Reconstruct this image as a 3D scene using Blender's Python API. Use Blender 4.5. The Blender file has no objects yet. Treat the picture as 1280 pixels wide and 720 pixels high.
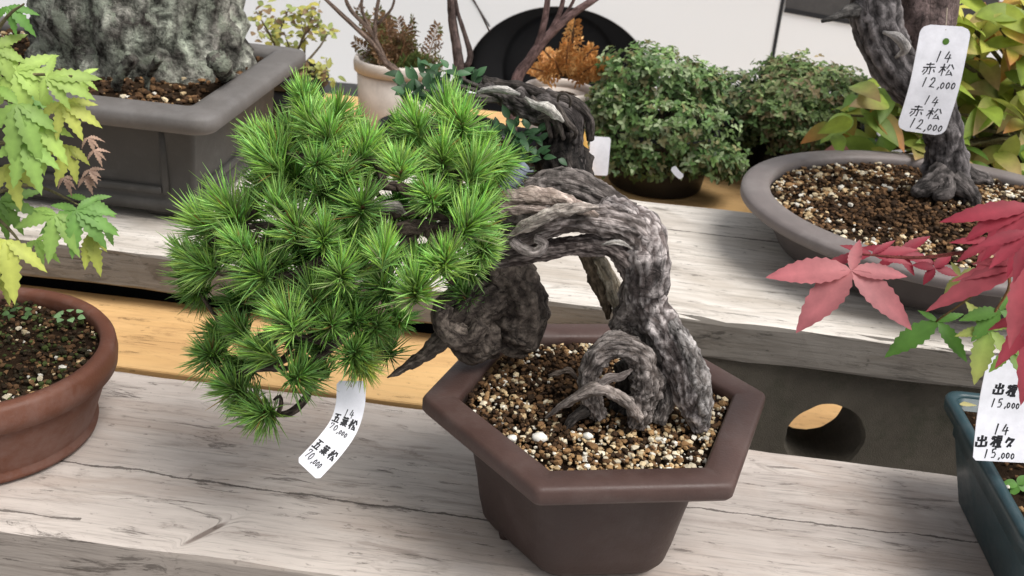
import bpy, bmesh, math, random
import numpy as np
from mathutils import Vector, Matrix, noise
random.seed(11); rng = np.random.default_rng(5)
scene = bpy.context.scene
COL = scene.collection
PI = math.pi

# ------------------------------------------------------------------ camera
PITCH, ROLL, FPX = math.radians(25.571), math.radians(5.0), 1300.0
CAMZ = 0.481
_f = Vector((0, math.cos(PITCH), -math.sin(PITCH)))
_U = Vector((0, math.sin(PITCH), math.cos(PITCH)))
_R = Vector((1, 0, 0))
CR = math.cos(ROLL) * _R + math.sin(ROLL) * _U
CU = -math.sin(ROLL) * _R + math.cos(ROLL) * _U
CAM = Vector((0, 0, CAMZ))
def ray(u, v): return _f * FPX + CR * (u - 640) - CU * (v - 360)
def onz(u, v, z):
    d = ray(u, v); return CAM + d * ((z - CAMZ) / d.z)
def ony(u, v, y):
    d = ray(u, v); return CAM + d * (y / d.y)
cd = bpy.data.cameras.new("camera"); cam = bpy.data.objects.new("camera", cd); COL.objects.link(cam)
cam.matrix_world = Matrix(((CR.x, CU.x, -_f.x, CAM.x), (CR.y, CU.y, -_f.y, CAM.y), (CR.z, CU.z, -_f.z, CAM.z), (0, 0, 0, 1)))
cd.sensor_width = 36; cd.lens = 36 * FPX / 1280; cd.clip_start = 0.02; cd.clip_end = 400
cd.dof.use_dof = True; cd.dof.focus_distance = 0.70; cd.dof.aperture_fstop = 20
scene.camera = cam

# ------------------------------------------------------------------ light
SUN_EL, SUN_AZ = math.radians(60), math.radians(118)      # azimuth from +y towards +x
w = bpy.data.worlds.new("World"); scene.world = w; w.use_nodes = True
nt = w.node_tree; bg = nt.nodes["Background"]; sk = nt.nodes.new("ShaderNodeTexSky")
sk.sky_type = 'NISHITA'; sk.sun_disc = False; sk.sun_elevation = SUN_EL; sk.sun_rotation = SUN_AZ
sk.dust_density = 3.0; sk.air_density = 1.0; sk.ozone_density = 1.0
hs = nt.nodes.new("ShaderNodeHueSaturation"); hs.inputs['Saturation'].default_value = 0.18
nt.links.new(sk.outputs[0], hs.inputs['Color']); nt.links.new(hs.outputs[0], bg.inputs[0]); bg.inputs[1].default_value = 0.15
sd = bpy.data.lights.new("sun", 'SUN'); sd.energy = 3.1; sd.angle = math.radians(36); sd.color = (1, .965, .92)
so = bpy.data.objects.new("sun", sd); COL.objects.link(so)
sv = Vector((math.sin(SUN_AZ) * math.cos(SUN_EL), math.cos(SUN_AZ) * math.cos(SUN_EL), math.sin(SUN_EL)))
so.rotation_euler = sv.to_track_quat('Z', 'Y').to_euler(); so.location = (0.5, 0.5, 3)
scene.view_settings.view_transform = 'Standard'; scene.view_settings.look = 'None'
scene.view_settings.exposure = 0; scene.view_settings.gamma = 1

# ------------------------------------------------------------------ materials
def lin(r, g, b):
    f = lambda c: (c / 255 / 12.92) if c <= 10 else ((c / 255 + .055) / 1.055) ** 2.4
    return (f(r), f(g), f(b), 1)
class Mat:
    def __init__(s, name, rough=.8, spec=.3):
        s.m = bpy.data.materials.new(name); s.m.use_nodes = True
        s.t = s.m.node_tree; s.b = s.t.nodes['Principled BSDF']
        s.b.inputs['Roughness'].default_value = rough; s.b.inputs['Specular IOR Level'].default_value = spec
    def n(s, typ, **kw):
        x = s.t.nodes.new(typ)
        for k, v in kw.items():
            if k in x.inputs.keys(): x.inputs[k].default_value = v
            else: setattr(x, k, v)
        return x
    def l(s, a, b): s.t.links.new(a, b)
    def coords(s, which='Object', scale=(1, 1, 1)):
        tc = s.n('ShaderNodeTexCoord'); mp = s.n('ShaderNodeMapping'); mp.inputs['Scale'].default_value = scale
        s.l(tc.outputs[which], mp.inputs[0]); return mp.outputs[0]
    def noise(s, vec, scale, detail=6, rough=.6, dist=0):
        x = s.n('ShaderNodeTexNoise'); x.inputs['Scale'].default_value = scale; x.inputs['Detail'].default_value = detail
        x.inputs['Roughness'].default_value = rough; x.inputs['Distortion'].default_value = dist
        s.l(vec, x.inputs['Vector']); return x.outputs['Fac']
    def ramp(s, fac, stops):
        x = s.n('ShaderNodeValToRGB'); e = x.color_ramp.elements
        while len(e) < len(stops): e.new(.5)
        for k, (p, c) in zip(e, stops):
            k.position = p; k.color = c if len(c) == 4 else (*c, 1)
        s.l(fac, x.inputs[0]); return x.outputs[0]
    def mix(s, fac, a, b, mode='MIX'):
        x = s.n('ShaderNodeMix', data_type='RGBA', blend_type=mode)
        for i, val in ((0, fac), (6, a), (7, b)):
            if hasattr(val, 'is_linked'): s.l(val, x.inputs[i])
            elif i == 0: x.inputs[0].default_value = val
            else: x.inputs[i].default_value = val
        return x.outputs[2]
    def math(s, op, a, b=0.0, c=0.0):
        x = s.n('ShaderNodeMath', operation=op)
        for i, val in enumerate((a, b, c)):
            if hasattr(val, 'is_linked'): s.l(val, x.inputs[i])
            else: x.inputs[i].default_value = val
        return x.outputs[0]
    def attr(s, name='Col'):
        x = s.n('ShaderNodeAttribute', attribute_name=name); return x.outputs['Color']
    def base(s, c):
        if hasattr(c, 'is_linked'): s.l(c, s.b.inputs['Base Color'])
        else: s.b.inputs['Base Color'].default_value = c
        return s
    def bump(s, h, strength=.3, dist=.002):
        x = s.n('ShaderNodeBump'); x.inputs['Strength'].default_value = strength; x.inputs['Distance'].default_value = dist
        s.l(h, x.inputs['Height']); s.l(x.outputs[0], s.b.inputs['Normal']); return s
G4 = lambda v: (v, v, v, 1)

def wood_mat(name, light, mid, dark, stain, seed, crack=None, grain=1.0, side_shade=1.0, fibre=.45, knots=()):
    m = Mat(name, .85, .2)
    tc = m.n('ShaderNodeTexCoord'); off = m.n('ShaderNodeVectorMath', operation='ADD'); off.inputs[1].default_value = (seed, seed * .7, seed * .3)
    sx = m.n('ShaderNodeSeparateXYZ'); m.l(tc.outputs['Object'], sx.inputs[0])
    kmask = None; src = tc.outputs['Object']
    for (kx, ky, kr, ksl) in knots:          # grain swerves round a knot
        dx = m.math('SUBTRACT', sx.outputs[0], kx); dy = m.math('SUBTRACT', m.math('SUBTRACT', sx.outputs[1], ky), m.math('MULTIPLY', dx, ksl))
        r2 = m.math('ADD', m.math('POWER', m.math('DIVIDE', dx, kr * 1.9), 2.0), m.math('POWER', m.math('DIVIDE', dy, kr * .8), 2.0))
        g = m.math('POWER', 2.718, m.math('MULTIPLY', r2, -1.0)); kmask = g if kmask is None else m.math('MAXIMUM', kmask, g)
        cx = m.n('ShaderNodeCombineXYZ'); m.l(m.math('MULTIPLY', g, kr * 1.5), cx.inputs[1])
        ad = m.n('ShaderNodeVectorMath', operation='ADD'); m.l(src, ad.inputs[0]); m.l(cx.outputs[0], ad.inputs[1]); src = ad.outputs[0]
    m.l(src, off.inputs[0]); P = off.outputs[0]
    def mp(sc):
        x = m.n('ShaderNodeMapping'); x.inputs['Scale'].default_value = sc; m.l(P, x.inputs[0]); return x.outputs[0]
    warp = m.noise(mp((2.5, 6, 6)), 1.0, 3)
    g1 = m.noise(mp((4, 75 * grain, 75 * grain)), 1, 10, .68, .9)
    g2 = m.noise(mp((16, 420 * grain, 420 * grain)), 1, 5, .7, .3)
    st = m.noise(mp((5, 13, 13)), 1, 6, .62, .8)
    st2 = m.noise(mp((8, 34, 34)), 1.3, 8, .7, 1.4)
    st3 = m.noise(mp((11, 60, 60)), 1, 9, .75, .6)
    sp = m.noise(mp((90, 160, 160)), 1, 4, .6)
    c = m.ramp(g1, [(.25, dark), (.42, mid), (.60, light)])
    c = m.mix(m.math('MULTIPLY', m.ramp(warp, [(.35, G4(0)), (.7, G4(1))]), .6), c, light)
    c = m.mix(m.math('MULTIPLY', m.ramp(st, [(.47, G4(0)), (.66, G4(1))]), .75), c, stain)
    c = m.mix(m.math('MULTIPLY', m.ramp(st2, [(.56, G4(0)), (.66, G4(1))]), .55), c, dark)
    c = m.mix(m.math('MULTIPLY', m.ramp(st3, [(.60, G4(0)), (.63, G4(1))]), .6), c, tuple(x * .45 for x in dark[:3]) + (1,))
    c = m.mix(m.math('MULTIPLY', m.ramp(sp, [(.64, G4(0)), (.72, G4(1))]), .6), c, tuple(x * .5 for x in dark[:3]) + (1,))
    st4 = m.noise(mp((30, 210, 210)), 1, 8, .75, .4); pm = m.noise(mp((3, 12, 12)), 1.7, 4)
    c = m.mix(m.math('MULTIPLY', m.math('MULTIPLY', m.ramp(st4, [(.575, G4(0)), (.60, G4(1))]), m.ramp(pm, [(.50, G4(0)), (.64, G4(1))])), .6), c, tuple(x * .4 for x in dark[:3]) + (1,))
    fine = m.ramp(g2, [(.36, G4(.5)), (.46, G4(.98)), (.75, G4(1.1))])
    c = m.mix(fibre, c, m.mix(1.0, c, fine, 'MULTIPLY'))
    h = m.math('ADD', m.math('MULTIPLY', g1, .6), m.math('MULTIPLY', g2, .4))
    h = m.math('SUBTRACT', h, m.math('MULTIPLY', m.ramp(st3, [(.58, G4(0)), (.66, G4(1))]), .6))
    if kmask is not None:
        c = m.mix(m.math('MULTIPLY', m.ramp(m.math('MULTIPLY', kmask, m.math('ADD', g1, .45)), [(.5, G4(0)), (.75, G4(1))]), .7), c, (.09, .055, .04, 1))
    if crack:
        wob = m.noise(m.coords('Object', (9, 0.01, 0.01)), 1, 8, .65)
        for (y0, slope, amp, wd, xa, xb) in crack:
            yy = m.math('ADD', m.math('MULTIPLY_ADD', sx.outputs[0], slope, y0), m.math('MULTIPLY', m.math('SUBTRACT', wob, .5), amp))
            d = m.math('ABSOLUTE', m.math('SUBTRACT', sx.outputs[1], yy))
            rng_ = m.math('MULTIPLY', m.math('GREATER_THAN', sx.outputs[0], xa), m.math('LESS_THAN', sx.outputs[0], xb))
            wnz = m.noise(m.coords('Object', (34, 1, 1)), 1, 5, .7); wnz = m.math('MAXIMUM', m.math('MULTIPLY_ADD', wnz, 3.2, -1.0), .0)
            k = m.math('MULTIPLY', m.math('LESS_THAN', d, m.math('MULTIPLY', wnz, wd * 1.6)), rng_)
            c = m.mix(m.math('MULTIPLY', k, .75), c, (.06, .05, .043, 1))
            h = m.math('SUBTRACT', h, k)
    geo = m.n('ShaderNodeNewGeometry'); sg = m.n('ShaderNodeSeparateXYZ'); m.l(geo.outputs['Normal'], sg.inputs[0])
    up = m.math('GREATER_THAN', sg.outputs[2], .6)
    sidec = m.mix(1.0, c, (side_shade, side_shade * .98, side_shade * .95, 1), 'MULTIPLY')  # faces not pointing up: shade multiplied into the wood colour
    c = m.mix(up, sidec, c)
    m.base(c); m.bump(h, .6, .0016); return m.m

M = {}
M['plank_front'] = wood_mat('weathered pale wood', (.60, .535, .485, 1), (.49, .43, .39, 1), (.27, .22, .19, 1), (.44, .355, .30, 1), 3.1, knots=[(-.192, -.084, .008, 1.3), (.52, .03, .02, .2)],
                            crack=[(-.030, -.012, .02, .0011, -.62, .02), (.012, .02, .02, .0009, .08, .9), (-.085, .01, .012, .0009, -.9, -.28)], side_shade=.6)
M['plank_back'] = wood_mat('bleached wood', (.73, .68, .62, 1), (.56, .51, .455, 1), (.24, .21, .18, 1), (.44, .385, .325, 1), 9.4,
                           crack=[(.06, .01, .016, .0012, -.1, .5)], side_shade=.30)
M['orange'] = wood_mat('orange painted plywood', (.72, .46, .21, 1), (.68, .42, .18, 1), (.40, .23, .10, 1), (.54, .32, .14, 1), 5.0, grain=.5, fibre=.2)

def bark_mat(name='bark', s1=(170, 34, 1), s4=(420, 60, 1), sv=(125, 52, 1), ck=.55):
    m = Mat(name, .8, .25)
    c = m.attr(); uv = m.coords('UV', (1, 1, 1)); ob = m.coords('Object')
    mp = m.n('ShaderNodeMapping'); mp.inputs['Scale'].default_value = s1; m.l(uv, mp.inputs[0])
    n1 = m.noise(mp.outputs[0], 1, 8, .7, .8)
    n2 = m.noise(ob, 330, 5, .7)
    n3 = m.noise(ob, 62, 7, .68)
    wv = m.n('ShaderNodeTexNoise'); wv.inputs['Scale'].default_value = 60; m.l(ob, wv.inputs['Vector'])
    ad = m.n('ShaderNodeVectorMath', operation='MULTIPLY_ADD'); ad.inputs[1].default_value = (.012, .012, 0); m.l(wv.outputs['Color'], ad.inputs[0]); m.l(uv, ad.inputs[2])
    mp2 = m.n('ShaderNodeMapping'); mp2.inputs['Scale'].default_value = sv; m.l(ad.outputs[0], mp2.inputs[0])
    vo = m.n('ShaderNodeTexVoronoi', feature='DISTANCE_TO_EDGE'); vo.inputs['Scale'].default_value = 1; m.l(mp2.outputs[0], vo.inputs['Vector'])
    vc = m.n('ShaderNodeTexVoronoi', feature='F1'); vc.inputs['Scale'].default_value = 1; m.l(mp2.outputs[0], vc.inputs['Vector'])
    crack = m.ramp(vo.outputs['Distance'], [(.0, G4(.22)), (.09, G4(.9)), (.25, G4(1.05))])
    sv_ = m.n('ShaderNodeSeparateColor'); m.l(vc.outputs['Color'], sv_.inputs[0])
    f = m.ramp(n1, [(.34, G4(.22)), (.43, G4(.9)), (.58, G4(1.05)), (.68, G4(1.5))])
    c = m.mix(.75, c, m.mix(1, c, f, 'MULTIPLY'))
    c = m.mix(.75, c, m.mix(1, c, m.ramp(n3, [(.34, G4(.68)), (.60, G4(1.28))]), 'MULTIPLY'))
    c = m.mix(.5, c, m.mix(1, c, m.ramp(n2, [(.38, G4(.40)), (.46, G4(.95)), (.62, G4(1.35))]), 'MULTIPLY'))
    c = m.mix(m.math('MULTIPLY', m.ramp(n3, [(.40, G4(1)), (.58, G4(.1))]), ck), c, m.mix(1, c, crack, 'MULTIPLY'))
    c = m.mix(.5, c, m.mix(1, c, m.ramp(sv_.outputs[0], [(0, G4(.65)), (1, G4(1.3))]), 'MULTIPLY'))
    mp4 = m.n('ShaderNodeMapping'); mp4.inputs['Scale'].default_value = s4; m.l(ad.outputs[0], mp4.inputs[0]); n4 = m.noise(mp4.outputs[0], 1, 6, .75)
    c = m.mix(1, c, m.mix(1, c, m.ramp(n4, [(.36, G4(.25)), (.42, G4(.95)), (.60, G4(1.0)), (.68, G4(1.3))]), 'MULTIPLY'))
    n1 = m.math('ADD', n1, m.math('MULTIPLY', n4, .6))
    m.base(c); h = m.math('ADD', m.math('MULTIPLY', n1, .4), m.math('MULTIPLY', n2, .35)); h = m.math('ADD', h, m.math('MULTIPLY', crack, .2)); h = m.math('ADD', h, m.math('MULTIPLY', n3, .7))
    m.bump(h, 1.0, .0032); return m.m
M['bark'] = bark_mat()
M['flaky'] = bark_mat('flaky bark', (95, 130, 1), (190, 300, 1), (95, 120, 1), .8)
def attr_mat(name, rough=.6, spec=.3, trans=0.0, var=60):
    m = Mat(name, rough, spec); c = m.attr()
    n = m.noise(m.coords('Object'), var, 4)
    c = m.mix(.5, c, m.mix(1, c, m.ramp(n, [(.3, G4(.6)), (.7, G4(1.4))]), 'MULTIPLY'))
    m.base(c)
    if trans:
        tr = m.n('ShaderNodeBsdfTranslucent'); m.l(c, tr.inputs[0]); mx = m.n('ShaderNodeMixShader'); mx.inputs[0].default_value = trans
        m.l(m.b.outputs[0], mx.inputs[1]); m.l(tr.outputs[0], mx.inputs[2]); m.l(mx.outputs[0], m.t.nodes['Material Output'].inputs[0])
    return m.m
M['needle'] = attr_mat('pine needles', .45, .4, .25)
M['leaf'] = attr_mat('leaf', .5, .35, .3)
M['grain'] = attr_mat('soil granules', .95, .1, 0, 300)
M['dead'] = M['bark']
def pot_mat(name, c1, c2, rough, bscale=90, bstr=.15, spec=.35, blot=None):
    m = Mat(name, rough, spec); v = m.coords('Object')
    n = m.noise(v, 7, 6, .65); n2 = m.noise(v, bscale * 6, 3)
    c = m.ramp(n, [(.3, c1), (.7, c2)])
    n3 = m.noise(v, 38, 8, .7)
    c = m.mix(.45, c, m.mix(1, c, m.ramp(n3, [(.3, G4(.62)), (.7, G4(1.25))]), 'MULTIPLY'))
    if blot: c = m.mix(m.math('MULTIPLY', m.ramp(m.noise(v, 18, 8, .7), [(.50, G4(0)), (.68, G4(1))]), .65), c, blot)
    m.base(c); m.bump(m.math('ADD', n2, m.math('MULTIPLY', n3, .8)), bstr, .0015)
    r = m.ramp(n3, [(.3, G4(max(0, rough - .12))), (.7, G4(min(1, rough + .12)))]); m.l(r, m.b.inputs['Roughness'])
    return m.m
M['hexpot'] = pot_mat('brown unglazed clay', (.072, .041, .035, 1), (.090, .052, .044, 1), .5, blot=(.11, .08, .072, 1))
M['hex_shaded'] = pot_mat('brown unglazed clay shaded', (.040, .024, .021, 1), (.054, .032, .027, 1), .55, blot=(.07, .05, .045, 1))  # same clay as the rim, darkened in colour for the shaded body
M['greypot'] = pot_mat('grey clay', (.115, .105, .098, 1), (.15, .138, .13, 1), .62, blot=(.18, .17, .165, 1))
M['grey_shaded'] = pot_mat('grey clay shaded', (.046, .043, .039, 1), (.062, .058, .053, 1), .6, blot=(.09, .085, .08, 1))  # body copy of the grey rim clay with shade put into its colour
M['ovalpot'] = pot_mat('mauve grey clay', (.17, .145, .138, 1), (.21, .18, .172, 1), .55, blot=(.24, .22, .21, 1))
M['oval_shaded'] = pot_mat('mauve grey clay shaded', (.095, .08, .076, 1), (.12, .10, .095, 1), .55, blot=(.14, .13, .12, 1))  # oval rim clay again, coloured darker as the shaded side
M['terra'] = pot_mat('red brown terracotta', (.115, .041, .024, 1), (.155, .059, .034, 1), .55, blot=(.20, .12, .10, 1))
M['teal'] = pot_mat('blue green plastic', (.018, .045, .055, 1), (.026, .062, .072, 1), .38, 30, .05, blot=(.07, .09, .10, 1))
M['black'] = pot_mat('black plastic', (.008, .008, .009, 1), (.012, .012, .013, 1), .45, 30, .05)
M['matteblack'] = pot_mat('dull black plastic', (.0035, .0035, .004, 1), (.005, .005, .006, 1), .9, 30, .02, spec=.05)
M['white'] = pot_mat('cream plastic', (.62, .55, .49, 1), (.68, .61, .55, 1), .5, 30, .05, blot=(.5, .44, .38, 1))
M['concrete'] = pot_mat('concrete', (.055, .048, .038, 1), (.115, .102, .082, 1), .95, 120, 1.0, .1, blot=(.028, .034, .02, 1))
M['ground'] = pot_mat('pale concrete ground', (.40, .39, .38, 1), (.46, .45, .44, 1), .9, 60, .4, .1)
M['paint'] = None
def wallm():
    m = Mat('white wall panel', .55, .3); n = m.noise(m.coords('Object', (.5, 1, 1.2)), 1, 3, .5)
    m.base(m.ramp(n, [(.3, (.79, .795, .80, 1)), (.7, (.86, .86, .86, 1))])); return m.m
M['paint'] = wallm()
_pb = M['paint'].node_tree.nodes['Principled BSDF']; _pb.inputs['Roughness'].default_value = .32; _pb.inputs['Coat Weight'].default_value = .3
M['seam'] = Mat('dark panel gap', .8, .1).base((.03, .03, .032, 1)).m
M['tyre'] = pot_mat('tyre rubber', (.010, .010, .011, 1), (.015, .015, .016, 1), .85, 40, .2, spec=.15)
M['glass'] = pot_mat('dark window glass', (.045, .042, .042, 1), (.07, .065, .062, 1), .12, 10, 0, spec=.5)
M['soil'] = pot_mat('dark soil', (.018, .011, .007, 1), (.045, .028, .016, 1), 1, 160, 1.0, .05)
M['tag'] = pot_mat('white label plastic', (.80, .80, .86, 1), (.84, .84, .89, 1), .35, 10, .0)
M['ink'] = Mat('black marker ink', .5).base((.012, .012, .016, 1)).m
M['wire'] = pot_mat('dark copper wire', (.03, .022, .018, 1), (.05, .04, .03, 1), .45)
M['strap'] = pot_mat('blue grey strap', (.16, .19, .24, 1), (.24, .27, .32, 1), .7, 200, .6)
M['green_eyelet'] = Mat('green eyelet', .5).base((.07, .16, .02, 1)).m
M['string'] = Mat('pale string', .8).base((.35, .3, .22, 1)).m
M['bamboo'] = pot_mat('dark bamboo', (.05, .04, .03, 1), (.10, .075, .05, 1), .6)
M['ochre'] = pot_mat('ochre wood', (.50, .28, .06, 1), (.58, .34, .09, 1), .7)

# ------------------------------------------------------------------ object helpers
class MB:
    def __init__(s): s.v = []; s.f = []; s.c = []; s.uv = []; s.n = 0; s.hasuv = False
    def add(s, v, f, c=None, uv=None):
        v = np.asarray(v, float).reshape(-1, 3); k = len(v)
        c = np.ones((k, 3)) if c is None else np.asarray(c, float)
        if c.ndim == 1: c = np.tile(c[:3], (k, 1))
        s.v.append(v); s.c.append(c[:, :3]); s.uv.append(np.zeros((k, 2)) if uv is None else np.asarray(uv, float))
        o = s.n; s.f.extend([tuple(i + o for i in q) for q in f]); s.n += k
        if uv is not None: s.hasuv = True
    def build(s, name, mat, parent=None, smooth=True, loc=None):
        me = bpy.data.meshes.new(name); V = np.concatenate(s.v)
        o = bpy.data.objects.new(name, me); COL.objects.link(o)
        org = np.zeros(3)
        if parent is not None:
            o.parent = parent; org = np.array(world_loc(parent))
        elif loc is not None: org = np.array(loc); o.location = loc
        me.from_pydata((V - org).tolist(), [], s.f)
        at = me.attributes.new('Col', 'FLOAT_COLOR', 'POINT')
        C = np.concatenate(s.c); C = np.concatenate([C, np.ones((len(C), 1))], 1)
        at.data.foreach_set('color', C.astype(np.float32).ravel())
        if s.hasuv:
            U = np.concatenate(s.uv); ul = me.uv_layers.new(name='UVMap')
            li = np.zeros(len(me.loops), np.int32); me.loops.foreach_get('vertex_index', li)
            ul.data.foreach_set('uv', U[li].astype(np.float32).ravel())
        me.materials.append(mat)
        if smooth: me.polygons.foreach_set('use_smooth', [True] * len(me.polygons))
        me.update(); return o
def world_loc(o):
    p = Vector(o.location)
    while o.parent: o = o.parent; p = p + o.location
    return p
def tag(o, label=None, cat=None, group=None, kind=None):
    if label: o['label'] = label
    if cat: o['category'] = cat
    if group: o['group'] = group
    if kind: o['kind'] = kind
    return o
def thing(name, label, cat, loc, group=None):
    o = bpy.data.objects.new(name, None); COL.objects.link(o); o.location = loc; o.empty_display_size = .02
    return tag(o, label, cat, group)
def np3(p): return np.array([p[0], p[1], p[2]], float)
def fbm(p, o=4): return noise.fractal(Vector(p), 1.0, 2.0, o)

def resample(pts, rad, step):
    P = [np3(p) for p in pts]; P = [2 * P[0] - P[1]] + P + [2 * P[-1] - P[-2]]
    R = [rad[0]] + list(rad) + [rad[-1]]; out = []; rr = []
    for i in range(1, len(P) - 2):
        a, b, c, d = P[i - 1:i + 3]; L = np.linalg.norm(c - b); n = max(2, int(L / step))
        for k in range(n):
            t = k / n
            out.append(.5 * ((2 * b) + (c - a) * t + (2 * a - 5 * b + 4 * c - d) * t * t + (3 * b - a - 3 * c + d) * t ** 3))
            s_ = t * t * (3 - 2 * t); rr.append(R[i] * (1 - s_) + R[i + 1] * s_)
    out.append(P[-2]); rr.append(R[-2]); return np.array(out), np.array(rr)
def frames(P, up=(0, -1, .3)):
    T = np.gradient(P, axis=0); T /= np.linalg.norm(T, axis=1)[:, None] + 1e-12
    n = np.cross(T[0], up); n /= np.linalg.norm(n) + 1e-12; N = []; 
    for t in T:
        n = n - t * np.dot(n, t); n /= np.linalg.norm(n) + 1e-12; N.append(n)
    N = np.array(N); return T, N, np.cross(T, N)
def tube(mb, pts, rad, seg=10, step=.004, amp=0, freq=1.0, c_lo=(.1, .08, .07), c_hi=(.3, .27, .25), twist=0, seed=0, flat=1.0, cap=True, ridge=0.0, rings=0.0, c_fn=None, iso=1.0):
    P, R = resample(pts, rad, step); T, N, B = frames(P); V = []; C = []; U = []
    c_lo = np.array(c_lo); c_hi = np.array(c_hi); L = 0
    for i in range(len(P)):
        if i: L += np.linalg.norm(P[i] - P[i - 1])
        for k in range(seg):
            a = 2 * PI * k / seg; a2 = a + twist * L
            d = 0; tone = .5
            if amp:
                ca, sa = math.cos(a2), math.sin(a2)
                r_ = max(R[i], .004) / iso
                q1 = fbm((ca * 1.1 * freq + seed * 7.3, sa * 1.1 * freq, L / r_ * .55 * freq + seed), 5)
                q2 = fbm((ca * 3.2 * freq + seed * 3.1, sa * 3.2 * freq, L / r_ * .4 + seed * 2), 4)
                q3 = abs(fbm((ca * 2.6 + seed, sa * 2.6, L / r_ * .22 + seed * 5), 3))
                q4 = fbm((P[i][0] * 210 + seed, P[i][1] * 210, P[i][2] * 210 + a * .3), 2)
                vd, vp = noise.voronoi(Vector((ca * 2.3 + seed * 1.7 + q1 * .5, sa * 2.3 + q2 * .4, L / r_ * .62 + seed + q2 * .5)))
                q5 = 1 - min(1, (vd[1] - vd[0]) * 4.5); hs_ = math.sin(vp[0][0] * 91.7 + vp[0][1] * 37.3 + vp[0][2] * 57.1); tilt_ = (L / r_ * .62 + seed + q2 * .5 - vp[0][2])
                q6 = fbm((ca * 4 + seed, sa * 4, L / r_ * 2.4), 4)
                d = amp * (q1 * .9 + q2 * .4 - ridge * (1 - min(1, q3 * 3.0)) * .32 - ridge * q5 * .28 + ridge * (hs_ * .12 + tilt_ * .30) + q6 * .32 * ridge + q4 * .1)
                if rings:
                    sg = (L * rings + .6 * fbm((ca * 1.3, sa * 1.3, L * 60 + seed), 2)); fr = sg - math.floor(sg)
                    d += amp * .55 * (fr - .5)
                tone = .55 + .4 * q1 + .4 * q2 + .55 * q6 + ridge * hs_ * .16 - (.42 * ridge * q5) - (ridge * .6 * (1 - min(1, q3 * 3.0)) if ridge else 0)
            t = min(1, max(0, tone))
            rr = R[i] * (1 + d)
            V.append(P[i] + (N[i] * math.cos(a) + B[i] * math.sin(a) * flat) * rr)
            cc = c_lo * (1 - t) + c_hi * t
            if c_fn: cc = c_fn(L, a, cc)
            C.append(cc); U.append((a / (2 * PI) * .16 * (1 if R.max() > .01 else .5), L))
    n = len(P); F = []
    for i in range(n - 1):
        for k in range(seg):
            k2 = (k + 1) % seg; F.append((i * seg + k, i * seg + k2, (i + 1) * seg + k2, (i + 1) * seg + k))
    if cap:
        V.append(P[0] - T[0] * R[0] * .25); C.append(C[0]); U.append(U[0]); V.append(P[-1] + T[-1] * R[-1] * .25); C.append(C[-1]); U.append(U[-1])
        a, b = len(V) - 2, len(V) - 1
        for k in range(seg):
            k2 = (k + 1) % seg; F.append((a, k2, k)); F.append((b, (n - 1) * seg + k, (n - 1) * seg + k2))
    mb.add(V, F, C, U)

# outlines -----------------------------------------------------------
def rounded_poly(corners, rad, seg=6):
    out = []; n = len(corners)
    for i in range(n):
        p0, p1, p2 = [np.array(corners[(i + k - 1) % n], float) for k in range(3)]
        a = (p0 - p1); b = (p2 - p1); a /= np.linalg.norm(a); b /= np.linalg.norm(b)
        half = math.acos(max(-1, min(1, np.dot(a, b)))) / 2; d = rad / math.tan(half)
        c = p1 + (a + b) / np.linalg.norm(a + b) * rad / math.sin(half)
        s, e = p1 + a * d - c, p1 + b * d - c
        t0 = math.atan2(s[1], s[0]); t1 = math.atan2(e[1], e[0]); dt = (t1 - t0 + PI) % (2 * PI) - PI
        for k in range(seg + 1):
            t = t0 + dt * k / seg; out.append(c + rad * np.array([math.cos(t), math.sin(t)]))
    return np.array(out)
def densify(o, maxd):
    out = []
    for i in range(len(o)):
        a, b = o[i], o[(i + 1) % len(o)]; n = max(1, int(np.linalg.norm(b - a) / maxd))
        for k in range(n): out.append(a + (b - a) * k / n)
    return np.array(out)
def loft(mb, rings, close_top=False, close_bot=False, loop=False, c=None):
    n = len(rings[0]); V = np.concatenate(rings); F = []; m = len(rings)
    for i in range(m if loop else m - 1):
        j = (i + 1) % m
        for k in range(n):
            k2 = (k + 1) % n; F.append((i * n + k, i * n + k2, j * n + k2, j * n + k))
    if close_bot: F.append(tuple(reversed(range(n))))
    if close_top: F.append(tuple((m - 1) * n + k for k in range(n)))
    mb.add(V, F, c)
def shape_fn(kind, cx, cy, rot=0, **k):
    cr, sr = math.cos(rot), math.sin(rot)
    def f(inset, z):
        if kind == 'ell':
            a = np.arange(k.get('n', 72)) * 2 * PI / k.get('n', 72); o = np.stack([(k['a'] - inset) * np.cos(a), (k['b'] - inset) * np.sin(a)], 1)
        elif kind == 'rect':
            a, b = k['a'] - inset, k['b'] - inset; o = rounded_poly([(a, b), (-a, b), (-a, -b), (a, -b)], max(.002, k['r'] - inset * .5), 7)
        elif kind == 'hex':
            R = k['a'] - inset / math.cos(PI / 6)
            o = rounded_poly([(R * math.cos(PI / 3 * i), R * math.sin(PI / 3 * i)) for i in range(6)], max(.002, k['r'] - inset * .3), 5)
        p = np.stack([cx + o[:, 0] * cr - o[:, 1] * sr, cy + o[:, 0] * sr + o[:, 1] * cr, np.full(len(o), z)], 1); return p
    return f
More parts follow.
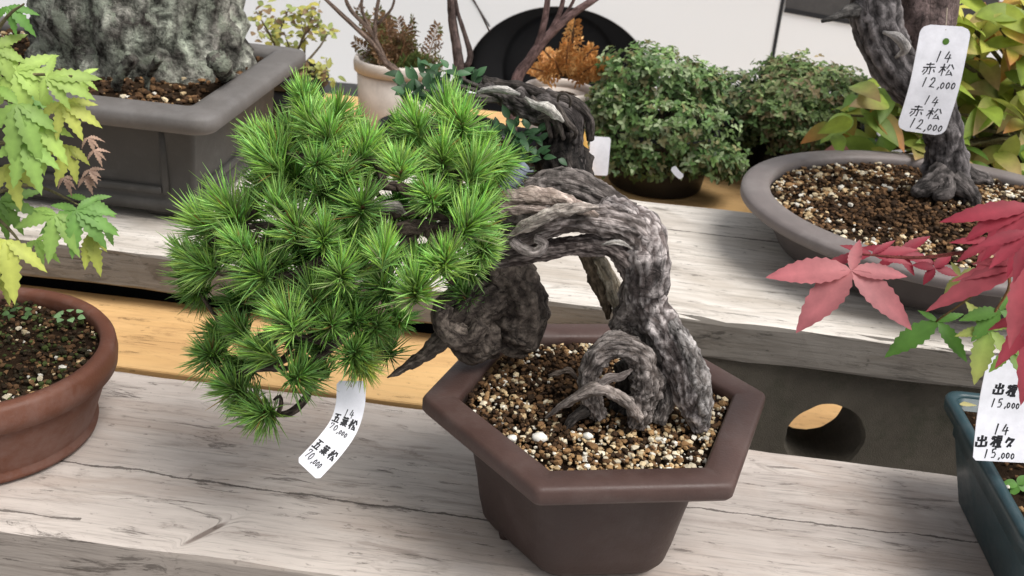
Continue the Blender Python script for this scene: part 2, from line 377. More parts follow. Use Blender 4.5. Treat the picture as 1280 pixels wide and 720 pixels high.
def pot(name, label, shp, base, rim, body, soil_in, soil_z, cx, cy, z0, mat_body, mat_rim, feet=None, bshp=None, group=None, rim_name='rim', cat='plant pot', grains=None, soilmat=None):
    t = thing(name, label, cat, (cx, cy, z0), group)
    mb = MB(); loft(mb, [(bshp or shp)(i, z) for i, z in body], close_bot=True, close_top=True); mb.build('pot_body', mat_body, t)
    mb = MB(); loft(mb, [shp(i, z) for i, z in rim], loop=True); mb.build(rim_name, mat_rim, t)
    for fp in (feet or []):
        mb = MB(); fs = fp[0]; loft(mb, [fs(i, z) for i, z in fp[1]], close_bot=True, close_top=True); mb.build('foot', mat_body, t)
    # soil surface
    o = shp(soil_in, soil_z); c = o.mean(0); mb = MB(); rings = []
    for k in range(9):
        s = 1 - k / 9; r = c + (o - c) * s; r = r.copy()
        for q in r: q[2] += .004 * fbm((q[0] * 40, q[1] * 40, .3), 3) + .004 * (1 - s) 
        rings.append(r)
    loft(mb, rings, close_top=True); mb.build('soil', soilmat or M['soil'], t)
    if grains: grain_bed(t, shp, soil_in, soil_z, **grains)
    return t

# unit lumps
def ico(sub=1):
    bm = bmesh.new(); bmesh.ops.create_icosphere(bm, subdivisions=sub, radius=1); bm.verts.ensure_lookup_table()
    v = np.array([x.co[:] for x in bm.verts]); f = [tuple(q.index for q in p.verts) for p in bm.faces]; bm.free(); return v, f
ICO1 = ico(1); ICO2 = ico(2); ICO5 = ico(5)
def inside(poly, x, y):
    n = len(poly); r = False; j = n - 1
    for i in range(n):
        if (poly[i][1] > y) != (poly[j][1] > y) and x < (poly[j][0] - poly[i][0]) * (y - poly[i][1]) / (poly[j][1] - poly[i][1]) + poly[i][0]: r = not r
        j = i
    return r
PALE = [(.58, .47, .30), (.50, .37, .21), (.66, .58, .43), (.34, .21, .10), (.72, .68, .59), (.26, .15, .07)]
DARK = [(.10, .055, .028), (.06, .035, .02), (.16, .09, .045), (.035, .022, .014)]
def grain_bed(t, shp, inset, z, n=1500, r=(.0013, .003), pale=.6, dark_at=None, dark_r=.05, hump=0.0, name='granules', dark=None):
    o = shp(inset + .0015, z); lo = o.min(0); hi = o.max(0); poly = o[:, :2]; c = o.mean(0); V, F = ICO1; mb = MB(); k = 0
    while k < n:
        x, y = random.uniform(lo[0], hi[0]), random.uniform(lo[1], hi[1])
        if not inside(poly, x, y): continue
        k += 1; rr = random.uniform(*r) * random.choice((.6, .8, 1, 1, 1.15))
        p = pale + .55 * fbm((x * 32, y * 32, 2.2), 3)
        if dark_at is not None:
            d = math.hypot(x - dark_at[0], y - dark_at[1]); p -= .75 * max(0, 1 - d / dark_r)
        col = np.array(random.choice(PALE if random.random() < p else (dark or DARK))) * random.uniform(.7, 1.2)
        sc = np.array([random.uniform(.7, 1.3), random.uniform(.7, 1.3), random.uniform(.55, .9)]) * rr
        a = random.random() * 6.28; ca, sa = math.cos(a), math.sin(a)
        v = V * sc + rng.normal(0, .13 * rr, V.shape)
        v = np.stack([v[:, 0] * ca - v[:, 1] * sa, v[:, 0] * sa + v[:, 1] * ca, v[:, 2]], 1)
        dd = min(1, math.hypot(x - c[0], y - c[1]) / .1)
        mb.add(v + [x, y, z + .002 + random.uniform(0, .0035) + hump * (1 - dd * dd)], F, col)
    g = mb.build(name, M['grain'], t, smooth=False); g['kind'] = 'stuff'; return g

def box(mb, lo, hi, bev=.003, c=None, jag=0, seed=0, nx=1):
    """bevelled beam along x with slightly worn edges"""
    y0, y1, z0, z1 = lo[1], hi[1], lo[2], hi[2]; prof = []
    for (y, z, sy, sz) in ((y0, z0, 1, 1), (y1, z0, -1, 1), (y1, z1, -1, -1), (y0, z1, 1, -1)):
        a = (y + sy * bev, z); b = (y, z + sz * bev); m = (y + sy * bev * .3, z + sz * bev * .3)
        prof += ([b, m, a] if (sy * sz > 0) else [a, m, b])
    rings = []
    for i in range(nx + 1):
        x = lo[0] + (hi[0] - lo[0]) * i / nx; r = []
        for j, (y, z) in enumerate(prof):
            d = jag * fbm((x * 9 + seed, j * .9, seed), 4) if jag else 0; e = jag * fbm((x * 14 + seed, j * 1.3 + 9, seed), 4) if jag else 0
            r.append((x, y + d, z + e))
        rings.append(np.array(r))
    loft(mb, rings, close_top=True, close_bot=True, c=c)

# ================================================================== SETTING
g = MB(); g.add([(-30, -12, -.62), (30, -12, -.62), (30, 60, -.62), (-30, 60, -.62)], [(0, 1, 2, 3)]); tag(g.build('ground', M['ground'], smooth=False), kind='structure')
# white vehicle parked behind: flank with wheel arch, tyre, seams and window
VY = 3.3
car = thing('parked_car', 'white car parked behind the plants, only its flank and black wheel arch in view', 'car', (0, VY + .7, -.62))
vb = ony(430, 103, VY).z; ac = ony(698, 112, VY); asc = (ac - CAM).dot(_f) / FPX; AX, AZ_ = 121 * asc, 103 * asc
mb = MB(); N = 96; ang = np.arange(N) * 2 * PI / N + PI / N
def arch(k, y): return np.stack([ac.x + AX * k * np.cos(ang), np.full(N, y), np.maximum(vb - .004, ac.z + AZ_ * k * np.sin(ang))], 1)
x0_, x1_, z1_ = -2.3, 2.4, .55
def outer_(y, ins=0):
    o = []
    for t in ang:
        c_, s_ = math.cos(t), math.sin(t); tt = min([((x1_ if c_ > 0 else x0_) - ac.x) / c_ if abs(c_) > 1e-9 else 1e9, ((z1_ if s_ > 0 else vb - 1e-3) - ac.z) / s_ if abs(s_) > 1e-9 else 1e9])
        o.append((ac.x + tt * c_, y, ac.z + tt * s_))
    o = np.array(o)
    for cx_, cz_ in ((x0_, z1_), (x1_, z1_), (x0_, vb - 1e-3), (x1_, vb - 1e-3)): o[np.argmin((o[:, 0] - cx_) ** 2 + (o[:, 2] - cz_) ** 2)] = (cx_, y, cz_)
    return o
loft(mb, [arch(.985, VY + .05), arch(.985, VY + .004), arch(.992, VY), arch(1.05, VY), outer_(VY), outer_(VY + .05)])
VV = np.concatenate(mb.v); mb.f = [q for q in mb.f if not all(VV[i][2] < vb + .002 and abs(VV[i][0] - ac.x) < AX * 1.25 for i in q)]
rf = [(x0_, VY + .004, z1_ - .002), (x1_, VY + .004, z1_ - .002), (x1_ - .5, VY + .35, .95), (x0_ + .9, VY + .35, .95), (x0_ + .9, VY + 1.2, .95), (x1_ - .5, VY + 1.2, .95), (x1_, VY + 1.5, .5), (x0_, VY + 1.5, .5), (x0_, VY + 1.5, vb), (x1_, VY + 1.5, vb)]
mb.add(rf, [(0, 1, 2, 3), (3, 2, 5, 4), (4, 5, 6, 7), (7, 6, 9, 8)]); mb.build('body', M['paint'], car, smooth=False)
mb = MB(); loft(mb, [arch(.99, VY + .012), arch(1.0, VY + .30)], close_top=True); mb.build('wheel_arch', M['matteblack'], car, smooth=False)
mb = MB(); rings = []; tr_ = AX * .93; tz_ = -.62 + tr_
for (r_, y_) in ((.30, .06), (.58, .05), (.62, .075), (.66, .05), (.90, .035), (.98, .055), (1.0, .08), (1.0, .20), (.97, .23), (.6, .24)):
    a_ = np.arange(64) * 2 * PI / 64; rings.append(np.stack([ac.x + tr_ * r_ * np.cos(a_), np.full(64, VY + y_), tz_ + tr_ * r_ * np.sin(a_)], 1))
loft(mb, rings, close_bot=True, close_top=True); mb.build('tyre', M['tyre'], car)
def strip(p, q, wd, mat, nm, dy=.0025):
    p, q = np3(p), np3(q); d = q - p; d /= np.linalg.norm(d); n_ = np.array([d[2], 0, -d[0]]) * wd / 2; m_ = MB()
    m_.add([p + n_ + [0, -dy, 0], q + n_ + [0, -dy, 0], q - n_ + [0, -dy, 0], p - n_ + [0, -dy, 0]], [(0, 1, 2, 3)]); return m_.build(nm, mat, car, smooth=False)
strip(ony(940, 215, VY), ony(982, -20, VY), .011, M['seam'], 'door_seam')
strip(ony(612, 33, VY), ony(584, -12, VY), .005, M['seam'], 'bumper_seam')
wq = [ony(981, 10, VY), ony(1240, 58, VY), ony(1262, -90, VY), ony(990, -90, VY)]
mb = MB(); mb.add([np3(p) + [0, -.004, 0] for p in wq], [(0, 1, 2, 3)]); mb.build('window', M['glass'], car, smooth=False)
strip(ony(980, 12, VY), ony(1240, 60, VY), .014, M['seam'], 'window_trim', .006)
YAW = math.radians(-3.8)
def plank(name, label, cat, ymid, wd, ztop, th, x0, x1, mat, bev, jag, seed, nx=60):
    mb = MB(); box(mb, (x0, -wd / 2, -th), (x1, wd / 2, 0), bev, jag=jag, seed=seed, nx=nx)
    o = mb.build(name, mat, smooth=False, loc=(0, 0, 0)); o.location = (0, ymid, ztop); o.rotation_euler.z = YAW
    for p in o.data.polygons: p.use_smooth = False
    return tag(o, label, cat)
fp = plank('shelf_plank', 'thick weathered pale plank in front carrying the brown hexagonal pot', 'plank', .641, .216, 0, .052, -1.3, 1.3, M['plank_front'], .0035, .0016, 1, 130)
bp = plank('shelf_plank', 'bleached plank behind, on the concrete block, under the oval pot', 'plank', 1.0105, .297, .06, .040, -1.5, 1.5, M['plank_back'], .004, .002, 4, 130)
ob = plank('painted_board', 'orange painted board lying between the front and back planks', 'board', .820, .128, .0, .02, -1.4, .10, M['orange'], .002, .0006, 7)
rb = plank('painted_board', 'orange painted board behind the back plank under the black shrub pots', 'board', 1.43, .48, .0, .025, -1.5, 1.6, M['orange'], .002, .0006, 8)

# concrete block with a round through hole
def block(x0, x1, y0, th, z0, z1, hx, hz, hr, loc):
    mb = MB(); N = 48
    def ringpts(y):
        a = np.arange(N) * 2 * PI / N + PI / 4
        rj = np.array([hr * (1 + .035 * fbm((math.cos(t) * 2.5, math.sin(t) * 2.5, y * 30), 4)) for t in a]); circ = np.stack([hx + rj * np.cos(a), np.full(N, y), hz + rj * np.sin(a)], 1)
        return circ
    def outer(y):
        pts = []
        for k in range(N):
            a = k * 2 * PI / N + PI / 4; c, s = math.cos(a), math.sin(a); ts = []
            if c > 1e-9: ts.append((x1 - hx) / c)
            if c < -1e-9: ts.append((x0 - hx) / c)
            if s > 1e-9: ts.append((z1 - hz) / s)
            if s < -1e-9: ts.append((z0 - hz) / s)
            t = min(ts); pts.append((hx + c * t, y, hz + s * t))
        pts = np.array(pts)
        for cx, cz in ((x0, z0), (x0, z1), (x1, z0), (x1, z1)):
            k = np.argmin((pts[:, 0] - cx) ** 2 + (pts[:, 2] - cz) ** 2); pts[k] = (cx, y, cz)
        return pts
    loft(mb, [ringpts(y0 + th), ringpts(y0 + .004), ringpts(y0) + (ringpts(y0) - [hx, y0, hz]) * .05, outer(y0), outer(y0 + th)], loop=True)
    return mb.build('concrete_block', M['concrete'], smooth=False, loc=loc)
hc = ony(1031, 548, .852)
cb = block(.165, .56, .852, .071, -.17, .0195, hc.x, hc.z, .0365, (.36, .852, -.17)); cb.rotation_euler.z = 0
tag(cb, 'dark concrete block with a round hole, propping up the back plank', 'concrete block')

# ================================================================== HEXAGONAL POT + PINE
HX, HY, HZ = .0662, .6184, .110
HROT = math.radians(10.4)
hexo = shape_fn('hex', HX, HY, HROT, a=.1225, r=.006)
rim = [(.000, HZ - .003), (.0, HZ - .010), (.002, HZ - .013), (.012, HZ - .0135), (.0215, HZ - .016), (.0215, HZ - .003), (.0195, HZ - .0005), (.003, HZ), (.001, HZ - .001)]
body = [(.055, .0022), (.049, .0026), (.044, .005), (.0395, .012), (.0365, .026), (.034, .044), (.0305, .062), (.0275, .082), (.0255, .0955), (.0245, HZ - .0138), (.032, HZ - .0138), (.034, .085)]
feet = []
for k in (1, 3, 5):
    a = HROT + PI / 3 * k + PI / 3 * 0
    fr_ = .058 if k == 3 else .046; fx, fy = HX + fr_ * math.cos(a + .2), HY + fr_ * math.sin(a + .2)
    fs = shape_fn('rect', fx, fy, a, a=.008, b=.011, r=.004); feet.append((fs, [(.004, 0.0005), (.001, .003), (0, .008), (.002, .014)]))
hp = pot('bonsai_pot', 'dark brown hexagonal clay pot with wide flat rim under the gnarled pine', hexo, 0, rim, body, .0225, HZ - .013, HX, HY, 0, M['hex_shaded'], M['hexpot'], feet, shape_fn('hex', HX, HY, HROT, a=.1235, r=.034),
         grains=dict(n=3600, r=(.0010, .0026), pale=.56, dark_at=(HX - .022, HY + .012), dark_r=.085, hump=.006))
# a few bigger pale stones
for (u, v, r) in ((674, 547, .0042), (735, 545, .003), (640, 548, .0028)):
    p = onz(u, v, HZ - .004); V, F = ICO2; mb = MB()
    mb.add(V * [r * 1.2, r, r * .8] + rng.normal(0, r * .08, V.shape) + np3(p), F, (.78, .75, .68)); mb.build('pebble', M['grain'], hp)

pine = thing('pine_bonsai', 'gnarled old pine with bright green needle tufts arching over the hexagonal pot', 'bonsai tree', (HX + .02, HY - .01, HZ - .012))
BRK = dict(c_lo=(.10, .080, .072), c_hi=(.60, .525, .50))
PALEW = dict(c_lo=(.30, .24, .20), c_hi=(.62, .55, .48))
DKW = dict(c_lo=(.04, .030, .025), c_hi=(.22, .18, .15))
def S(lst, y=.62):
    """stroke list (u, v, dy, r_px) -> world points and radii"""
    P = []; R = []
    for (u, v, dy, r) in lst:
        p = ony(u, v, y + dy); P.append(p); R.append(r * (p - CAM).dot(_f) / FPX)
    return P, R
trunk = MB(); roots = MB()
def T(mb, lst, seg=56, amp=.2, **k):
    P, R = S(lst); tube(mb, P, R, seg=seg, step=.0018, amp=amp, **k)
# right hand root and shoulder
T(roots, [(876, 536, -.028, 12), (868, 505, -.026, 20), (858, 470, -.022, 24), (842, 430, -.014, 25), (818, 392, -.006, 25), (808, 370, -.003, 24), (808, 360, -.002, 28), (808, 328, 0, 30), (803, 298, .004, 31), (780, 276, .006, 27), (748, 268, .006, 23)], amp=.17, ridge=.9, rings=60, iso=2.6, seed=1, c_lo=(0.099, 0.079, 0.074), c_hi=(0.594, 0.536, 0.520), c_fn=lambda L, a, c: c * (1.35 if .125 < L < .158 else (.8 if .095 < L <= .125 else 1.0)))
T(roots, [(880, 530, -.03, 8), (880, 500, -.034, 12), (872, 465, -.03, 13), (856, 430, -.024, 12), (838, 402, -.016, 9)], seg=24, amp=.3, ridge=.9, seed=21, iso=1.6, c_lo=(0.132, 0.116, 0.107), c_hi=(0.594, 0.561, 0.544))
# flat upper strand of the arch
T(trunk, [(806, 320, .002, 26), (792, 290, .0, 24), (765, 277, -.004, 20), (725, 273, -.006, 17), (685, 282, -.006, 16), (650, 294, -.004, 16), (622, 298, .0, 19), (596, 298, .006, 16)], amp=.22, ridge=1.0, seed=2, **BRK)
# lower strand
T(trunk, [(806, 372, .006, 16), (796, 340, .002, 20), (776, 314, -.002, 17), (745, 305, -.004, 14), (705, 309, -.004, 13), (660, 318, -.004, 13), (628, 322, .0, 13), (604, 318, .008, 12)], amp=.24, ridge=1.0, seed=3, c_lo=(0.066, 0.049, 0.045), c_hi=(0.412, 0.346, 0.322))
# back hump
T(trunk, [(790, 268, .022, 14), (758, 252, .022, 20), (722, 236, .026, 23), (690, 233, .028, 22), (655, 246, .024, 17), (622, 262, .018, 14)], amp=.25, ridge=.9, seed=4, c_lo=(0.083, 0.069, 0.063), c_hi=(0.412, 0.363, 0.338))
# middle dark strand + little scroll
T(trunk, [(735, 270, -.004, 10), (690, 268, -.002, 13), (650, 268, -.002, 14), (612, 264, .002, 12), (588, 256, .004, 8)], seg=24, amp=.3, ridge=1, seed=5, c_lo=(0.099, 0.083, 0.074), c_hi=(0.446, 0.396, 0.363))
T(trunk, [(640, 300, -.022, 7), (655, 312, -.024, 7), (672, 314, -.026, 7), (680, 303, -.026, 6), (668, 298, -.026, 5)], seg=18, amp=.25, seed=6, **BRK)
# knot region under the shoulder, centre leg
T(roots, [(806, 350, .004, 25), (800, 380, .004, 28), (788, 402, .004, 25), (772, 418, .002, 18)], amp=.2, ridge=.7, seed=7, iso=1.8, c_lo=(0.083, 0.066, 0.059), c_hi=(0.363, 0.314, 0.289))
# coil
T(roots, [(748, 520, -.03, 12), (737, 492, -.032, 13), (738, 462, -.03, 14), (752, 440, -.028, 16), (778, 433, -.026, 18), (802, 449, -.024, 20), (808, 482, -.026, 20), (800, 515, -.032, 17), (796, 534, -.034, 12)], amp=.3, ridge=.9, iso=3.2, seed=8, c_lo=(.085, .068, .06), c_hi=(.42, .37, .345))
T(roots, [(800, 398, .0, 20), (816, 425, -.008, 16), (829, 460, -.014, 14), (832, 495, -.02, 13), (822, 528, -.026, 11)], amp=.25, ridge=.8, seed=9, iso=1.8, c_lo=(0.083, 0.069, 0.063), c_hi=(0.363, 0.322, 0.297))
T(roots, [(778, 452, .0, 12), (786, 474, -.004, 17), (784, 502, -.010, 20), (770, 530, -.016, 16)], amp=.25, ridge=.8, seed=10, iso=1.8, c_lo=(.02, .016, .014), c_hi=(.11, .095, .085))  # strand inside the coil coloured near black, painting the hollow's shade
rt_o = roots.build('root', M['flaky'], pine)
tr_o = trunk.build('trunk', M['bark'], pine)
# dark burls at the left
mb = MB()
T(mb, [(618, 318, .03, 30), (636, 345, .032, 32), (650, 378, .034, 36), (648, 408, .034, 36), (632, 434, .032, 24)], seg=48, amp=.18, ridge=.5, rings=70, seed=11, iso=2.2, **DKW)
T(mb, [(640, 360, .03, 20), (602, 376, .022, 30), (578, 400, .018, 38), (590, 424, .02, 28), (622, 424, .024, 24)], seg=48, amp=.2, ridge=.7, seed=12, iso=1.6, twist=30, **DKW)
T(mb, [(602, 404, -.014, 12), (590, 420, -.016, 13), (568, 418, -.014, 14), (552, 402, -.01, 13), (556, 382, -.006, 11)], seg=24, amp=.3, ridge=.8, seed=13, **DKW)
bo = mb.build('burl', M['flaky'], pine); bo['label'] = 'very dark swollen burls on the left side of the trunk'
# dark column and upper limb
mb = MB()
T(mb, [(712, 236, .05, 30), (704, 205, .052, 34), (700, 180, .054, 30), (704, 158, .054, 24)], seg=40, amp=.35, ridge=1, seed=14, c_lo=(.012, .01, .009), c_hi=(.08, .066, .058))
T(mb, [(724, 215, .05, 12), (718, 185, .05, 14), (716, 160, .05, 16), (706, 142, .05, 20), (680, 136, .052, 24), (648, 128, .055, 19), (622, 116, .058, 12), (600, 108, .06, 8)], seg=36, amp=.3, ridge=1, seed=15, c_lo=(.05, .042, .04), c_hi=(.24, .21, .2))
T(mb, [(738, 175, .052, 5), (736, 148, .05, 6), (716, 128, .048, 8), (685, 120, .05, 7), (650, 108, .055, 6), (618, 104, .06, 6), (604, 98, .06, 5)], seg=16, amp=.3, seed=16, c_lo=(.03, .025, .022), c_hi=(.12, .1, .09))
for q in range(5):
    u0 = 664 + q * 8
    T(mb, [(u0, 132 + random.randint(-12, 16), .03, 3), (u0 + 14, 146 + random.randint(-16, 14), .03, 4), (u0 + 24, 160 + random.randint(-14, 16), .034, 3), (u0 + 22, 168 + random.randint(-8, 6), .044, 2)], seg=10, amp=.3, seed=30 + q, c_lo=(.05, .04, .036), c_hi=(.2, .17, .15))
uo = mb.build('branch', M['bark'], pine); uo['label'] = 'dark rough upper limb rising behind the arch'
# dead wood strips
def dead(lst, seed, **k):
    mb = MB(); kw = dict(PALEW); kw.update(k); T(mb, lst, seg=18, amp=.38, ridge=.8, seed=seed, **kw); return mb.build('deadwood', M['dead'], pine)
dead([(586, 247, -.006, 4), (612, 249, -.012, 9), (648, 245, -.014, 11), (688, 246, -.012, 11), (722, 258, -.014, 9), (748, 270, -.018, 3)], 41, c_lo=(.28, .215, .18), c_hi=(.68, .56, .49))
dead([(636, 296, -.022, 3), (658, 282, -.026, 8), (688, 268, -.028, 9), (718, 260, -.028, 8), (748, 259, -.025, 3)], 42, c_lo=(.38, .32, .28), c_hi=(.78, .70, .63))
dead([(600, 262, -.012, 3), (630, 262, -.02, 6), (662, 262, -.022, 6), (694, 262, -.02, 3)], 54, c_lo=(.2, .155, .135), c_hi=(.5, .41, .36))
dead([(704, 152, .028, 2), (694, 142, .025, 6), (682, 134, .024, 7), (668, 130, .026, 5), (656, 122, .028, 2)], 43, c_lo=(.5, .47, .42), c_hi=(.8, .77, .72))
dead([(650, 118, .038, 2), (630, 112, .04, 5), (610, 112, .042, 4), (596, 116, .044, 2)], 44, c_lo=(.45, .42, .39), c_hi=(.75, .72, .68))
dead([(752, 306, -.027, 1), (764, 303, -.028, 3), (778, 304, -.027, 3.5), (790, 311, -.025, 1)], 45, c_lo=(.5, .45, .4), c_hi=(.8, .76, .72))
dead([(728, 308, .03, 9), (738, 330, .03, 11), (750, 355, .03, 11), (758, 376, .03, 9), (760, 398, .032, 3)], 46, c_lo=(.10, .075, .05), c_hi=(.30, .23, .16))
dead([(748, 322, .026, 8), (760, 345, .026, 10), (769, 370, .027, 10), (774, 394, .03, 6)], 47, c_lo=(.30, .25, .18), c_hi=(.58, .52, .42))
dead([(556, 420, .0, 13), (540, 436, -.004, 11), (520, 450, -.008, 8), (500, 463, -.012, 5), (484, 472, -.016, 1)], 48, c_lo=(.07, .055, .045), c_hi=(.24, .20, .165))
dead([(682, 522, -.036, 2), (698, 510, -.04, 4), (718, 498, -.043, 7), (742, 486, -.044, 9), (764, 490, -.044, 8), (786, 506, -.044, 8), (800, 524, -.042, 6)], 49, c_lo=(.2, .165, .145), c_hi=(.52, .45, .41))
dead([(742, 488, -.043, 6), (760, 474, -.043, 6), (778, 470, -.04, 5), (790, 462, -.036, 2)], 50, c_lo=(.16, .13, .12), c_hi=(.40, .35, .32))
dead([(686, 470, -.01, 2), (700, 466, -.012, 4), (712, 463, -.014, 4), (722, 474, -.014, 2)], 51, c_lo=(.12, .09, .07), c_hi=(.35, .29, .25))
dead([(705, 542, -.04, 5), (716, 524, -.038, 7), (734, 512, -.034, 8)], 52, c_lo=(.06, .05, .045), c_hi=(.2, .17, .15))
dead([(466, 262, -.02, 2), (480, 259, -.03, 7), (494, 258, -.03, 8), (506, 268, -.02, 3)], 53, c_lo=(.5, .45, .4), c_hi=(.8, .74, .68))
# blue grey strap bound round the limb, and a wire hook
mb = MB(); P, R = S([(622, 246, .008, 7), (632, 234, .01, 9), (644, 220, .014, 10), (655, 208, .02, 9)]); tube(mb, P, R, seg=14, step=.002, amp=.12, rings=300, seed=60)
for q in range(5):
    P, R = S([(622 + q * 7, 238 - q * 7, -.004, 1.5), (634 + q * 6, 238 - q * 6, -.004, 1.5), (642 + q * 6, 246 - q * 8, .006, 1.5)]); tube(mb, P, R, seg=6)
mb.build('strap', M['strap'], pine)
mb = MB(); P, R = S([(712, 134, .03, 1.6), (713, 124, .028, 1.6), (707, 117, .028, 1.6), (699, 119, .028, 1.6), (697, 127, .03, 1.6)]); tube(mb, P, R, seg=8, step=.001); mb.build('wire', M['wire'], pine)

# branches in the crown
brs = [[(618, 298, .0, 13), (580, 292, -.01, 11), (540, 286, -.02, 10), (500, 286, -.025, 9), (455, 305, -.03, 8), (405, 325, -.03, 7), (355, 345, -.03, 5), (300, 338, -.02, 3)],
       [(596, 254, .004, 8), (560, 244, .0, 8), (520, 236, -.01, 7), (480, 232, -.02, 6), (435, 222, -.02, 5), (395, 200, -.02, 4), (350, 190, -.01, 3)],
       [(520, 288, -.02, 8), (490, 330, -.03, 8), (462, 380, -.03, 7), (430, 420, -.03, 6), (400, 446, -.03, 6), (386, 470, -.03, 5), (384, 496, -.03, 5), (366, 514, -.03, 5), (346, 518, -.03, 4), (330, 516, -.03, 2)],
       [(400, 446, -.03, 5), (360, 460, -.03, 4), (318, 462, -.02, 3), (285, 470, -.01, 2)],
       [(480, 232, -.02, 6), (470, 205, -.02, 5), (440, 185, -.02, 4), (400, 158, -.01, 3)],
       [(560, 244, .0, 7), (568, 210, .0, 6), (566, 175, .01, 5), (570, 145, .02, 3)],
       [(435, 222, -.02, 5), (390, 262, -.02, 5), (340, 280, -.015, 4), (280, 285, -.01, 3)],
       [(462, 380, -.03, 6), (455, 430, -.035, 5), (448, 470, -.04, 3)],
       [(348, 516, -.03, 3), (352, 505, -.034, 3), (350, 495, -.036, 2.5), (342, 500, -.036, 1.5)],
       [(600, 275, .0, 10), (555, 268, .01, 9), (510, 262, .012, 8), (470, 268, .01, 7), (430, 262, .01, 5), (395, 250, .01, 3)],
       [(560, 290, .01, 8), (530, 312, .012, 7), (505, 300, .015, 6), (485, 262, .015, 5), (470, 240, .015, 3)],
       [(410, 430, -.03, 4), (370, 420, -.03, 4), (335, 425, -.03, 3), (300, 430, -.02, 2)]]
brpts = []
for i, b in enumerate(brs):
    mb = MB(); P, R = S(b); tube(mb, P, R, seg=14, step=.0035, amp=.35, ridge=.7, seed=70 + i, c_lo=(.05, .036, .028), c_hi=(.24, .185, .15)); mb.build('branch', M['bark'], pine)
    Q, _ = resample(P, R, .004); brpts += list(Q)
brpts = np.array(brpts)

def leaf_lobe(mb, c, d, nrm, L, wd, col, droop=.2, prof=None, seg=7, jag=0, fold=.25, c2=None):
    """one pointed lobe from c along d"""
    d = d / np.linalg.norm(d); s = np.cross(nrm, d); s /= np.linalg.norm(s) + 1e-9; n = np.cross(d, s); V = []; C = []
    for i in range(seg + 1):
        t = i / seg; w_ = (prof(t) if prof else math.sin(PI * t ** .8) ** .9) * wd
        if jag and 0 < i < seg: w_ *= 1 + jag * (1 if i % 2 else -1)
        p = c + d * L * t - n * droop * L * t * t
        V += [p + s * w_ + n * fold * w_, p, p - s * w_ + n * fold * w_]
        cv = np.array(col) if c2 is None else np.array(col) * (1 - t) + np.array(c2) * t
        C += [cv, cv * 1.18, cv * .94]
    F = []
    for i in range(seg):
        a = i * 3; F += [(a, a + 1, a + 4, a + 3), (a + 1, a + 2, a + 5, a + 4)]
    mb.add(V, F, C)

